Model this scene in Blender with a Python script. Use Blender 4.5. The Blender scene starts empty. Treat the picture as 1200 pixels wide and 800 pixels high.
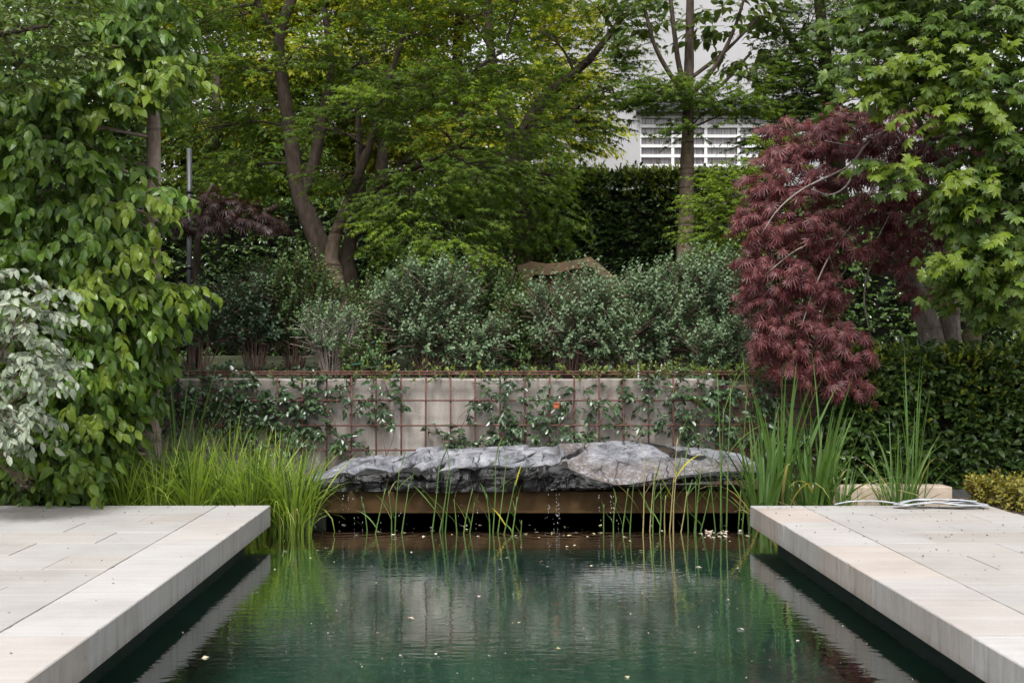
import bpy, math, random
import numpy as np
from mathutils import Vector, noise as mnoise

# ------------------------------------------------------------------ camera, sky, sun, exposure
scene = bpy.context.scene
C = scene.collection
F = 1500.0                       # focal length in photo pixels (photo 1200 px wide)
CAMZ = 1.5
cam_d = bpy.data.cameras.new('camera')
cam = bpy.data.objects.new('camera', cam_d)
C.objects.link(cam)
cam.location = (0, 0, CAMZ)
cam.rotation_euler = (math.radians(90), 0, 0)
cam_d.sensor_width = 36
cam_d.lens = 36 * F / 1200
cam_d.shift_x = 31 / 1200
cam_d.shift_y = 10 / 1200
cam_d.clip_start = 0.1
cam_d.clip_end = 3000
cam_d.dof.use_dof = True
cam_d.dof.focus_distance = 13.4
cam_d.dof.aperture_fstop = 9
scene.camera = cam

SUN_EL, SUN_AZ = 57, 190         # azimuth: compass style, 180 = behind the camera
world = bpy.data.worlds.new('World')
scene.world = world
world.use_nodes = True
wn, wl = world.node_tree.nodes, world.node_tree.links
for n in list(wn): wn.remove(n)
sky = wn.new('ShaderNodeTexSky')
sky.sky_type = 'NISHITA'
sky.sun_disc = False
sky.sun_elevation = math.radians(SUN_EL)
sky.sun_rotation = math.radians(SUN_AZ)
sky.air_density = 1.0
sky.dust_density = 4.0
sky.ozone_density = 1.0
hsv = wn.new('ShaderNodeHueSaturation')
hsv.inputs['Saturation'].default_value = 0.12     # overcast: nearly neutral cloud light
bg = wn.new('ShaderNodeBackground')
bg.inputs['Strength'].default_value = 0.15
wo = wn.new('ShaderNodeOutputWorld')
wl.new(sky.outputs[0], hsv.inputs['Color'])
wl.new(hsv.outputs[0], bg.inputs['Color'])
wl.new(bg.outputs[0], wo.inputs['Surface'])

sun_d = bpy.data.lights.new('sun', 'SUN')
sun_d.energy = 1.5
sun_d.angle = math.radians(11)
sun_d.color = (1.0, 0.975, 0.94)
sun = bpy.data.objects.new('sun', sun_d)
C.objects.link(sun)
_el, _az = math.radians(SUN_EL), math.radians(SUN_AZ)
sd = Vector((math.sin(_az) * math.cos(_el), math.cos(_az) * math.cos(_el), math.sin(_el)))
sun.rotation_euler = sd.to_track_quat('Z', 'Y').to_euler()
sun.location = sd * 40

vs = scene.view_settings
vs.view_transform = 'Standard'
vs.look = 'None'
vs.gamma = 1
vs.exposure = 1.05
vs.use_curve_mapping = False
cy = scene.cycles
cy.max_bounces = 8
cy.diffuse_bounces = 4
cy.glossy_bounces = 4
cy.transmission_bounces = 5
cy.transparent_max_bounces = 8
cy.caustics_reflective = False
cy.caustics_refractive = False
cy.sample_clamp_indirect = 6
cy.use_denoising = True
cy.denoising_prefilter = 'ACCURATE'

rng = np.random.default_rng(7)
R = random.Random(5)

# ------------------------------------------------------------------ small helpers
def P(px, py, Y):
    """World point that the photo shows at (px, py), standing at distance Y."""
    return np.array([(px - 569) / F * Y, Y, CAMZ - (py - 410) / F * Y])

def nrm(a):
    a = np.asarray(a, float)
    return a / np.maximum(np.linalg.norm(a, axis=-1, keepdims=True), 1e-9)

class Geo:
    """Collects vertices and faces of ONE mesh."""
    def __init__(s):
        s.v, s.loops, s.sizes, s.mats, s.smooth, s.n = [], [], [], [], [], 0
    def add(s, V, Fs, mat=0, smooth=False):
        V = np.asarray(V, float).reshape(-1, 3)
        for Fa in (Fs if isinstance(Fs, list) else [Fs]):
            Fa = np.asarray(Fa, int)
            if Fa.size == 0: continue
            s.loops.append((Fa + s.n).ravel())
            s.sizes.append(np.full(len(Fa), Fa.shape[1]))
            s.mats.append(np.full(len(Fa), mat))
            s.smooth.append(np.full(len(Fa), smooth))
        s.v.append(V)
        s.n += len(V)
    def build(s, name, mats, parent=None, origin=None):
        me = bpy.data.meshes.new(name)
        V = np.concatenate(s.v)
        if origin is not None: V = V - np.asarray(origin)
        L, S = np.concatenate(s.loops), np.concatenate(s.sizes)
        me.vertices.add(len(V)); me.vertices.foreach_set('co', V.ravel().astype(np.float32))
        me.loops.add(len(L)); me.loops.foreach_set('vertex_index', L.astype(np.int32))
        me.polygons.add(len(S))
        st = np.concatenate([[0], np.cumsum(S)[:-1]])
        me.polygons.foreach_set('loop_start', st.astype(np.int32))
        me.polygons.foreach_set('loop_total', S.astype(np.int32))
        me.polygons.foreach_set('material_index', np.concatenate(s.mats).astype(np.int32))
        me.polygons.foreach_set('use_smooth', np.concatenate(s.smooth).astype(bool))
        for m in (mats if isinstance(mats, (list, tuple)) else [mats]): me.materials.append(m)
        me.update(calc_edges=True)
        me.validate()
        o = bpy.data.objects.new(name, me)
        C.objects.link(o)
        if origin is not None: o.location = tuple(origin)
        if parent is not None:
            o.parent = parent
            if origin is not None: o.location = tuple(np.asarray(origin) - np.asarray(parent.location))
            else: o.location = tuple(-np.asarray(parent.location))
        return o

def tag(o, label, cat, group=None, kind=None):
    o['label'] = label; o['category'] = cat
    if group: o['group'] = group
    if kind: o['kind'] = kind
    return o

def thing(name, loc, label, cat, group=None):
    o = bpy.data.objects.new(name, None)
    C.objects.link(o)
    o.location = tuple(loc)
    o.empty_display_size = 0.1
    return tag(o, label, cat, group)

def structure(o):
    o['kind'] = 'structure'
    return o

def copy_thing(o, loc, rotz=0.0, scale=1.0, label=None):
    c = o.copy(); C.objects.link(c)
    c.location = tuple(loc); c.rotation_euler = (0, 0, rotz); c.scale = (scale,) * 3
    if label: c['label'] = label
    for ch in list(o.children):
        d = ch.copy(); C.objects.link(d); d.parent = c
        for g in list(ch.children):
            e = g.copy(); C.objects.link(e); e.parent = d
    return c

BOXF = np.array([[0, 3, 2, 1], [4, 5, 6, 7], [0, 1, 5, 4], [1, 2, 6, 5], [2, 3, 7, 6], [3, 0, 4, 7]])
def box(g, x0, x1, y0, y1, z0, z1, mat=0, bev=0.0):
    if bev <= 0:
        g.add([[x0, y0, z0], [x1, y0, z0], [x1, y1, z0], [x0, y1, z0], [x0, y0, z1], [x1, y0, z1], [x1, y1, z1], [x0, y1, z1]], BOXF, mat)
        return
    b = bev                          # bevelled top edges (arris) and plain bottom
    rings = []
    for (i, z) in ((0, z0), (0, z1 - b), (b * .3, z1 - b * .3), (b, z1)):
        rings += [[x0 + i, y0 + i, z], [x1 - i, y0 + i, z], [x1 - i, y1 - i, z], [x0 + i, y1 - i, z]]
    f = [[0, 3, 2, 1], [12, 13, 14, 15]]
    for r in range(3):
        for k in range(4):
            a, c = r * 4 + k, r * 4 + (k + 1) % 4
            f.append([a, c, c + 4, a + 4])
    g.add(rings, np.array(f), mat)

def tube(g, pts, radii, sides=8, mat=0, wob=0.0, caps=True, seed=0):
    pts = np.asarray(pts, float); n = len(pts)
    radii = np.broadcast_to(np.asarray(radii, float), (n,))
    t = nrm(np.gradient(pts, axis=0))
    a = np.array([1.0, 0, 0]) if abs(t[0][0]) < .8 else np.array([0, 1.0, 0])
    u = nrm(a - t[0] * a.dot(t[0])); V = []
    for i in range(n):
        u = nrm(u - t[i] * u.dot(t[i])); w = np.cross(t[i], u)
        for k in range(sides):
            an = 2 * math.pi * k / sides
            r = radii[i]
            if wob: r *= 1 + wob * mnoise.noise(Vector((math.cos(an) * 1.3 + seed, math.sin(an) * 1.3, i * .35)))
            V.append(pts[i] + r * (math.cos(an) * u + math.sin(an) * w))
    f = []
    for i in range(n - 1):
        for k in range(sides):
            f.append([i * sides + k, i * sides + (k + 1) % sides, (i + 1) * sides + (k + 1) % sides, (i + 1) * sides + k])
    Fs = [np.array(f)]
    if caps: Fs.append(np.array([list(range(sides))[::-1], list(range((n - 1) * sides, n * sides))]))
    g.add(V, Fs, mat, True)

def smooth_path(pts, n):
    """Catmull-Rom through pts (rows may carry extra columns)."""
    p = np.asarray(pts, float)
    if len(p) == 2: return p[0] + np.linspace(0, 1, n)[:, None] * (p[1] - p[0])
    p = np.vstack([2 * p[0] - p[1], p, 2 * p[-1] - p[-2]])
    m = len(p) - 3; out = []
    for s in np.linspace(0, m - 1e-6, n):
        i = int(s); f = s - i
        a, b, c, d = p[i:i + 4]
        out.append(.5 * (2 * b + (c - a) * f + (2 * a - 5 * b + 4 * c - d) * f * f + (3 * b - a - 3 * c + d) * f ** 3))
    return np.array(out)

def limb(g, path, n=24, sides=10, mat=0, wob=.12, seed=0, flare=0.0):
    """path rows: px, py, Y, width in photo pixels."""
    q = np.array([list(P(a, b, y)) + [w / 2 / F * y] for a, b, y, w in path])
    q = smooth_path(q, n)
    r = np.maximum(q[:, 3], .003)
    if flare: r = r * (1 + flare * np.exp(-np.linspace(0, 1, n) * 14))
    tube(g, q[:, :3], r, sides, mat, wob, True, seed)
    return q[:, :3]

def sticks(g, A, B, ra, rb, mat=0, sides=3):
    """Many straight tapered twigs at once."""
    A, B = np.asarray(A, float), np.asarray(B, float)
    n = len(A)
    if n == 0: return
    ra = np.broadcast_to(np.asarray(ra, float), (n,)); rb = np.broadcast_to(np.asarray(rb, float), (n,))
    d = nrm(B - A)
    ref = np.where(np.abs(d[:, 2:3]) < .8, np.array([[0, 0, 1.0]]), np.array([[1.0, 0, 0]]))
    u = nrm(np.cross(d, ref)); w = np.cross(d, u)
    V = np.zeros((n, 2 * sides, 3))
    for k in range(sides):
        c, s_ = math.cos(2 * math.pi * k / sides), math.sin(2 * math.pi * k / sides)
        o = c * u + s_ * w
        V[:, k] = A + ra[:, None] * o
        V[:, sides + k] = B + rb[:, None] * o
    f = np.array([[k, (k + 1) % sides, sides + (k + 1) % sides, sides + k] for k in range(sides)])
    Fa = (f[None] + (np.arange(n) * 2 * sides)[:, None, None]).reshape(-1, 4)
    g.add(V.reshape(-1, 3), Fa, mat, True)

# ------------------------------------------------------------------ leaf shapes (base at 0, tip at x = 1, face up z)
def t_leaf(prof, curl=.25, fold=.25):
    """Ovate leaf folded on its midrib. prof: (t, half width)."""
    V, Fs3, Fs4 = [], [], []
    n = len(prof)
    for t, w in prof: V.append([t, 0, -curl * t * t])
    idx = {}
    for i in range(1, n - 1):
        t, w = prof[i]
        for s in (1, -1):
            idx[i, s] = len(V)
            V.append([t + .04, s * w, -curl * t * t + fold * w])
    for s in (1, -1):
        o = (lambda l: l) if s == 1 else (lambda l: l[::-1])
        Fs3.append(o([0, 1, idx[1, s]]))
        for i in range(1, n - 2): Fs4.append(o([i, i + 1, idx[i + 1, s], idx[i, s]]))
        Fs3.append(o([n - 2, n - 1, idx[n - 2, s]]))
    return np.array(V, float), [np.array(Fs3)] + ([np.array(Fs4)] if Fs4 else [])
def t_fan(outline, centre=(.25, 0), droop=.3):
    V = [[centre[0], centre[1], .04]]
    for ang, r in outline:
        a = math.radians(ang)
        V.append([centre[0] + r * math.cos(a) * (1 - centre[0]), r * math.sin(a) * (1 - centre[0]), -droop * r * r * .5])
    n = len(outline)
    return np.array(V, float), [np.array([[0, i + 1, (i + 1) % n + 1] for i in range(n)])]
def sym(half):
    return half + [(-a, r) for a, r in half[::-1] if a != 0 and a != 180]
OV = [(0, 0), (.2, .22), (.5, .31), (.8, .17), (1, 0)]
L_BIG = [t_leaf(OV, c, f) for c, f in ((.2, .3), (.45, .2), (.7, .35))]
L_OVAL = [t_leaf([(0, 0), (.3, .25), (.68, .22), (1, 0)], c, f) for c, f in ((.1, .3), (.4, .2))]
L_LANCE = [t_leaf([(0, 0), (.5, .17), (1, 0)], c, .35) for c in (.05, .3)]
L_SMALL = [t_leaf([(0, 0), (.5, .27), (1, 0)], c, .3) for c in (.05, .35)]
JM = sym([(0, 1), (14, .45), (27, .34), (44, .9), (60, .38), (70, .3), (92, .62), (115, .22)]) + [(180, .25)]
JM = [x for x in JM]
def order(o): return sorted(o, key=lambda a: a[0])
L_MAPLE = [t_fan(order(JM), (.2, 0), d) for d in (.2, .55, .9)]
NM = sym([(0, 1), (9, .74), (17, .78), (24, .5), (36, .72), (46, .98), (56, .7), (66, .72), (74, .46), (92, .62), (112, .55), (140, .3)]) + [(180, .2)]
L_NORWAY = [t_fan(order(NM), (.3, 0), d) for d in (.2, .5, .85)]
def t_lace(droop):
    V, f3, f4 = [], [], []
    for ang, l in ((0, 1), (24, .95), (-24, .95), (50, .82), (-50, .82), (82, .6), (-82, .6)):
        a = math.radians(ang); c, s = math.cos(a), math.sin(a); b = len(V)
        for t, w in ((0.04, 0.012), (.45, .06), (.45, -.06), (1, 0)):
            x = t * l
            V.append([x * c - w * s, x * s + w * c, -droop * x * x])
        f3 += [[b, b + 2, b + 1], [b + 1, b + 2, b + 3]]
    return np.array(V, float), [np.array(f3)]
L_LACE = [t_lace(d) for d in (.15, .4, .7)]

def place(g, tmpls, pos, X, Z, scale, mat=0, width=1.0):
    """Instances of leaf templates merged into g. X leaf axis, Z face normal."""
    pos = np.asarray(pos, float); n = len(pos)
    if n == 0: return
    X = nrm(X); Z = np.asarray(Z, float)
    Z = nrm(Z - X * (Z * X).sum(1, keepdims=True)); Y = np.cross(Z, X)
    scale = np.broadcast_to(np.asarray(scale, float), (n,))
    pick = rng.integers(0, len(tmpls), n)
    for k, (V, Fs) in enumerate(tmpls):
        m = np.where(pick == k)[0]
        if not len(m): continue
        W = (V[None, :, 0:1] * X[m][:, None] + V[None, :, 1:2] * width * Y[m][:, None] + V[None, :, 2:3] * Z[m][:, None]) * scale[m][:, None, None] + pos[m][:, None]
        off = (np.arange(len(m)) * len(V))[:, None, None]
        g.add(W.reshape(-1, 3), [(f[None] + off).reshape(-1, f.shape[1]) for f in Fs], mat)

UP = np.array([0, 0, 1.0])
def rnd(n, s=1.0): return rng.normal(0, s, (n, 3))

def sprays(g, base, d, L, nl, tm, size, droop=.2, ldrop=.2, up=1.0, spread=.9, mleaf=0, mtwig=1, rt=.004, facing=None, jitter=.35, width=1.0, tip=True):
    """Leafy twigs: each has nl leaves set alternately along a drooping twig."""
    base = np.asarray(base, float); d = nrm(d); n = len(base)
    if n == 0: return
    L = np.broadcast_to(np.asarray(L, float), (n,))[:, None]
    at = lambda t: base + d * L * t - UP * droop * L * t * t
    for a, b in ((0, .5), (.5, 1)): sticks(g, at(a), at(b), rt * (1 - .5 * a), rt * (1 - .6 * b), mtwig)
    side = nrm(np.cross(d, UP) + rnd(n, .05))
    for i in range(nl):
        t = .12 + .88 * (i + .5) / nl + rng.uniform(-.04, .04, (n, 1))
        p = at(t)
        tan = nrm(d - UP * 2 * droop * t)
        s = 1 if i % 2 else -1
        if tip and i == nl - 1: X = tan
        else: X = tan * .75 + s * side * spread
        X = nrm(X) - UP * ldrop + rnd(n, jitter * .5)
        Z = UP * up + rnd(n, jitter)
        if facing is not None: Z = Z + facing
        place(g, tm, p, X, Z, size * rng.uniform(.55, 1.2, n), mleaf, width)

def ell_pts(n, rmin=.35):
    v = nrm(rng.normal(0, 1, (n, 3)))
    return v, v * (rng.uniform(rmin ** 2, 1, (n, 1)) ** .5)

DENS = 1.0
def clump_world(c):
    """(px, py, Y, rx px, rz px, ry metres, n) -> centre, radii, n"""
    px, py, Y, rx, rz, ry, n = c
    return P(px, py, Y), np.array([rx / F * Y, ry, rz / F * Y]), n

def crown(g, clumps, heart, L=.45, nl=7, tm=L_MAPLE, size=.08, flat=.35, out=.6, gaps=.0, **kw):
    """Leaf sprays through a set of clumps; each spray leans away from the heart of the tree."""
    heart = np.asarray(heart, float)
    for c in clumps:
        cen, rad, n = clump_world(c)
        v, q = ell_pts(n)
        p = cen + q * rad
        if gaps:
            keep = np.array([mnoise.noise(Vector(x * 1.6)) for x in p]) > -gaps
            p, v = p[keep], v[keep]
        o = nrm(p - heart) * out + v * (1 - out) + rnd(len(p), .25)
        o[:, 2] *= flat
        sprays(g, p, o, L * rng.uniform(.6, 1.2, len(p)), nl, tm, size, **kw)

def limbs_to(g, clumps, starts, r0=.03, mat=0, per=3):
    """Boughs from the nearest start point of the trunk to each clump, with side twigs into it."""
    S = np.asarray(starts, float)
    for c in clumps:
        cen, rad, n = clump_world(c)
        low = S - UP * 0.0
        k = np.argmin(np.linalg.norm(low - cen, axis=1) + 1.5 * np.maximum(0, S[:, 2] - cen[2] - .2))
        a = S[k]; m = (a + cen) / 2 + np.array([R.uniform(-.12, .12), R.uniform(-.1, .1), R.uniform(.05, .2)]) * np.linalg.norm(cen - a) * .5
        path = smooth_path([a, m, cen], 9)
        tube(g, path, np.linspace(r0, r0 * .35, 9), 6, mat, .1, True, R.random() * 9)
        v, q = ell_pts(per * 3, .5)
        A = path[rng.integers(4, 9, len(q))]
        mid = (A + cen + q * rad * .9) / 2 + UP * .04
        sticks(g, A, mid, r0 * .4, r0 * .25, mat, 4)
        sticks(g, mid, cen + q * rad * .9, r0 * .25, r0 * .1, mat, 4)

# ------------------------------------------------------------------ materials
def mat(name):
    m = bpy.data.materials.new(name); m.use_nodes = True
    nt = m.node_tree
    b = nt.nodes['Principled BSDF']
    return m, nt, b, nt.nodes['Material Output']
def N(nt, typ, **kw):
    n = nt.nodes.new(typ)
    for k, v in kw.items():
        if k in n.inputs: n.inputs[k].default_value = v
        else: setattr(n, k, v)
    return n
def ramp(nt, src, stops):
    r = nt.nodes.new('ShaderNodeValToRGB')
    e = r.color_ramp.elements
    while len(e) < len(stops): e.new(.5)
    for i, (p, c) in enumerate(stops):
        e[i].position = p
        e[i].color = (*c, 1) if len(c) == 3 else c
    nt.links.new(src, r.inputs[0])
    return r.outputs[0]
def mixc(nt, f, a, b, mode='MIX'):
    m = nt.nodes.new('ShaderNodeMix'); m.data_type = 'RGBA'; m.blend_type = mode
    for s, v in ((0, f), (6, a), (7, b)):
        if hasattr(v, 'is_linked'): nt.links.new(v, m.inputs[s])
        else: m.inputs[s].default_value = v if s == 0 else ((*v, 1) if len(v) == 3 else v)
    return m.outputs[2]
def coords(nt, scale=(1, 1, 1), which='Object'):
    tc = nt.nodes.new('ShaderNodeTexCoord'); mp = nt.nodes.new('ShaderNodeMapping')
    mp.inputs['Scale'].default_value = scale
    nt.links.new(tc.outputs[which], mp.inputs[0])
    return mp.outputs[0]
def tex_noise(nt, vec, scale, detail=5, rough=.55, dist=0):
    n = N(nt, 'ShaderNodeTexNoise', Scale=scale, Detail=detail, Roughness=rough, Distortion=dist)
    nt.links.new(vec, n.inputs['Vector'])
    return n.outputs['Fac']
def bump(nt, b, h, strength=.4, dist=.01):
    n = N(nt, 'ShaderNodeBump', Strength=strength, Distance=dist)
    nt.links.new(h, n.inputs['Height']); nt.links.new(n.outputs[0], b.inputs['Normal'])
    return n

def leaf_mat(name, cols, rough=.42, trans=.35, tcol=None, spec=.5):
    """Leaves: each leaf its own tint, some light through the blade."""
    m, nt, b, out = mat(name)
    geo = nt.nodes.new('ShaderNodeNewGeometry')
    k = len(cols)
    col = ramp(nt, geo.outputs['Random Per Island'], [(i / max(k - 1, 1), c) for i, c in enumerate(cols)])
    nz = tex_noise(nt, coords(nt), 1.7, 2)
    col = mixc(nt, .35, col, ramp(nt, nz, [(.3, (.55, .55, .55)), (.7, (1.3, 1.3, 1.2))]), 'MULTIPLY')
    nt.links.new(col, b.inputs['Base Color'])
    b.inputs['Roughness'].default_value = rough
    b.inputs['Specular IOR Level'].default_value = spec
    tr = nt.nodes.new('ShaderNodeBsdfTranslucent')
    tc = mixc(nt, 1.0, col, tcol or (1.5, 1.45, .7), 'MULTIPLY')
    nt.links.new(tc, tr.inputs['Color'])
    mx = nt.nodes.new('ShaderNodeMixShader'); mx.inputs[0].default_value = trans
    nt.links.new(b.outputs[0], mx.inputs[1]); nt.links.new(tr.outputs[0], mx.inputs[2])
    nt.links.new(mx.outputs[0], out.inputs['Surface'])
    return m

def bark_mat(name, c1, c2, band=0.0, scale=6):
    m, nt, b, _ = mat(name)
    v = coords(nt, (scale, scale, scale * .35))
    n1 = tex_noise(nt, v, 3, 8, .65)
    col = mixc(nt, ramp(nt, n1, [(.35, (0, 0, 0)), (.65, (1, 1, 1))]), c1, c2)
    if band:
        v2 = coords(nt, (.6, .6, 9))
        n2 = tex_noise(nt, v2, 1.6, 3, .6, .4)
        col = mixc(nt, ramp(nt, n2, [(.55, (0, 0, 0)), (.62, (band,) * 3)]), col, tuple(x * .35 for x in c1))
    nt.links.new(col, b.inputs['Base Color'])
    b.inputs['Roughness'].default_value = .9
    b.inputs['Specular IOR Level'].default_value = .2
    bump(nt, b, n1, .7, .02)
    return m

def plain(name, col, rough=.6, metal=0.0, var=.25, scale=20, spec=.5, bmp=.15):
    m, nt, b, _ = mat(name)
    n1 = tex_noise(nt, coords(nt), scale, 5)
    lo, hi = tuple(c * (1 - var) for c in col), tuple(min(1, c * (1 + var)) for c in col)
    nt.links.new(ramp(nt, n1, [(.3, lo), (.7, hi)]), b.inputs['Base Color'])
    b.inputs['Roughness'].default_value = rough
    b.inputs['Metallic'].default_value = metal
    b.inputs['Specular IOR Level'].default_value = spec
    bump(nt, b, n1, bmp, .005)
    return m

M = {}
M['twig'] = plain('twig', (.09, .06, .045), .85, scale=30)
M['twig_dark'] = plain('twig_dark', (.035, .026, .02), .9, scale=30)
M['twig_pink'] = plain('twig_pink', (.16, .095, .08), .85, scale=30)
M['twig_pale'] = plain('twig_pale', (.3, .25, .22), .8, scale=30)
M['bark_dark'] = bark_mat('bark_dark', (.03, .022, .017), (.07, .052, .04))
M['bark_band'] = bark_mat('bark_band', (.095, .068, .048), (.18, .135, .1), .8)
M['bark_pink'] = bark_mat('bark_pink', (.26, .19, .16), (.42, .33, .29), .5)
M['bark_pale'] = bark_mat('bark_pale', (.16, .135, .12), (.28, .25, .23), .5, 14)
M['bark_grey'] = bark_mat('bark_grey', (.13, .11, .09), (.26, .22, .19), .5)
M['maple'] = leaf_mat('maple_leaf', [(.046, .088, .01), (.08, .136, .014), (.125, .19, .02)], .5, .5, None, .2)
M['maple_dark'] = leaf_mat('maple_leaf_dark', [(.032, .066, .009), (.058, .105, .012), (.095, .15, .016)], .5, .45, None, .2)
M['maple_bright'] = leaf_mat('maple_leaf_bright', [(.1, .17, .014), (.14, .215, .018), (.18, .26, .024)], .5, .5, None, .2)
M['yellow_green'] = leaf_mat('yellow_green_leaf', [(.2, .25, .015), (.3, .33, .025), (.42, .42, .06)], .5, .6, None, .2)
M['big_leaf'] = leaf_mat('big_leaf', [(.04, .09, .012), (.068, .135, .016), (.1, .18, .02), (.14, .225, .026)], .38, .35, None, .4)
M['big_leaf_new'] = leaf_mat('big_leaf_new', [(.11, .18, .02), (.15, .22, .024), (.19, .26, .03)], .38, .42, None, .4)
M['norway'] = leaf_mat('broad_maple_leaf', [(.05, .095, .016), (.075, .13, .018), (.115, .18, .02)], .4, .4, None, .4)
M['norway_new'] = leaf_mat('broad_maple_new_leaf', [(.12, .185, .015), (.16, .22, .02)], .42, .45, None, .4)
M['olive_leaf'] = leaf_mat('olive_leaf', [(.05, .09, .02), (.08, .12, .03), (.12, .16, .04)], .45, .35)
M['silver'] = leaf_mat('silver_leaf', [(.15, .19, .135), (.24, .28, .21), (.35, .38, .3), (.08, .13, .05)], .55, .25, (1.2, 1.2, .9))
M['grey_green'] = leaf_mat('grey_green_leaf', [(.06, .112, .052), (.11, .17, .085), (.19, .26, .14)], .5, .2, (1.2, 1.3, .8))
M['shrub_dark'] = leaf_mat('dark_shrub_leaf', [(.038, .076, .042), (.06, .11, .055), (.09, .145, .065)], .5, .2)
M['shrub_green'] = leaf_mat('green_shrub_leaf', [(.045, .09, .03), (.07, .125, .035), (.11, .17, .04)], .5, .25)
M['hedge'] = leaf_mat('hedge_leaf', [(.026, .054, .013), (.048, .092, .02), (.08, .135, .028)], .3, .15)
M['hedge_tip'] = leaf_mat('hedge_tip_leaf', [(.12, .18, .02), (.2, .26, .03), (.27, .3, .035)], .4, .4)
M['vine_tip'] = leaf_mat('vine_tip_leaf', [(.07, .11, .018), (.1, .15, .022), (.16, .2, .03)], .4, .35)
M['vine'] = leaf_mat('vine_leaf', [(.02, .045, .02), (.035, .07, .028), (.055, .095, .035)], .3, .12)
M['red'] = leaf_mat('red_lace_leaf', [(.075, .018, .024), (.13, .037, .042), (.26, .095, .092)], .5, .42, (1.5, .8, .8))
M['red_dark'] = leaf_mat('dark_red_leaf', [(.022, .009, .009), (.038, .015, .013), (.055, .023, .019)], .5, .3, (1.4, .8, .8))
M['blade'] = leaf_mat('grass_blade', [(.17, .27, .03), (.24, .35, .045), (.34, .43, .09)], .42, .5, (1.3, 1.3, .7))
M['blade_dark'] = leaf_mat('grass_blade_dark', [(.05, .1, .02), (.08, .145, .03), (.12, .19, .04)], .42, .35)
M['reed'] = leaf_mat('reed_blade', [(.07, .14, .03), (.1, .19, .04), (.14, .23, .06)], .4, .35)
M['reed_dry'] = leaf_mat('dry_reed_blade', [(.3, .28, .1), (.36, .3, .12), (.4, .35, .2)], .55, .35)
M['reed_yellow'] = leaf_mat('yellow_reed_blade', [(.4, .36, .03), (.45, .4, .05)], .5, .35)
M['gold'] = leaf_mat('gold_leaf', [(.12, .13, .02), (.22, .2, .03), (.3, .25, .04)], .5, .35)
M['dark_core'] = plain('hedge_light_block', (.012, .014, .008), .95, scale=8)

# stone, each slab with its own tint, striated along the slab
def stone_mat(per_object=False):
    m, nt, b, _ = mat('sawn_sandstone')
    geo = nt.nodes.new('ShaderNodeNewGeometry')
    oi = nt.nodes.new('ShaderNodeObjectInfo')
    src = oi.outputs['Random'] if per_object else geo.outputs['Random Per Island']
    warm = (0.317, 0.262, 0.221) if per_object else (0.317, 0.299, 0.281)
    tint = ramp(nt, src, [(0, (0.308, 0.290, 0.271)), (.3, (0.317, 0.310, 0.304)), (.6, (0.322, 0.313, 0.304)), (.8, (0.317, 0.304, 0.290)), (1, warm)])
    stria = tex_noise(nt, coords(nt, (.5, 9, 2)), 1.6, 6, .6, .3)
    if per_object: tint = ramp(nt, src, [(0, (.365, .325, .295)), (.25, (.35, .342, .338)), (.5, (.375, .365, .358)), (.75, (.34, .325, .315)), (1, (.355, .3, .262))])
    c = mixc(nt, .55, tint, ramp(nt, stria, [(.3, (.82, .8, .8)), (.7, (1.08, 1.07, 1.06))]), 'MULTIPLY')
    blot = tex_noise(nt, coords(nt), 1.1, 6, .6)
    c = mixc(nt, .75, c, ramp(nt, blot, [(.32, (.8, .775, .75)), (.5, (.97, .96, .95)), (.66, (1.06, 1.06, 1.06))]), 'MULTIPLY')
    spot = tex_noise(nt, coords(nt), 7, 5, .7)
    c = mixc(nt, .6, c, ramp(nt, spot, [(.28, (.72, .68, .64)), (.36, (1, 1, 1))]), 'MULTIPLY')
    fine = tex_noise(nt, coords(nt), 60, 3)
    c = mixc(nt, .35, c, ramp(nt, fine, [(.3, (.8, .8, .8)), (.65, (1.08, 1.08, 1.08))]), 'MULTIPLY')
    # vertical water marks on the drop faces (a stain of the stone)
    drip = tex_noise(nt, coords(nt, (9, 9, .6)), 1.5, 5, .7)
    sep = N(nt, 'ShaderNodeSeparateXYZ'); nt.links.new(geo.outputs['Normal'], sep.inputs[0])
    up = N(nt, 'ShaderNodeMath', operation='ABSOLUTE'); nt.links.new(sep.outputs[2], up.inputs[0])
    c2 = mixc(nt, .55, c, ramp(nt, drip, [(.3, (.72, .68, .66)), (.5, (1.18, 1.16, 1.14))]), 'MULTIPLY')
    tz = nt.nodes.new('ShaderNodeTexCoord'); sz = N(nt, 'ShaderNodeSeparateXYZ'); nt.links.new(tz.outputs['Object'], sz.inputs[0])
    wob = N(nt, 'ShaderNodeMath', operation='MULTIPLY_ADD'); wob.inputs[1].default_value = .12
    nt.links.new(drip, wob.inputs[0]); nt.links.new(sz.outputs[2], wob.inputs[2])
    wl_ = N(nt, 'ShaderNodeMapRange'); wl_.inputs[1].default_value = -.15; wl_.inputs[2].default_value = -.075
    nt.links.new(wob.outputs[0], wl_.inputs[0])
    c2 = mixc(nt, .6, c2, ramp(nt, wl_.outputs[0], [(0, (.6, .56, .5)), (1, (1, 1, 1))]), 'MULTIPLY')
    c = mixc(nt, up.outputs[0], c2, c)
    nt.links.new(c, b.inputs['Base Color'])
    b.inputs['Roughness'].default_value = .75
    b.inputs['Specular IOR Level'].default_value = .3
    bump(nt, b, fine, .25, .003)
    return m
M['stone'] = stone_mat()
M['coping'] = stone_mat(True)

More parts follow.
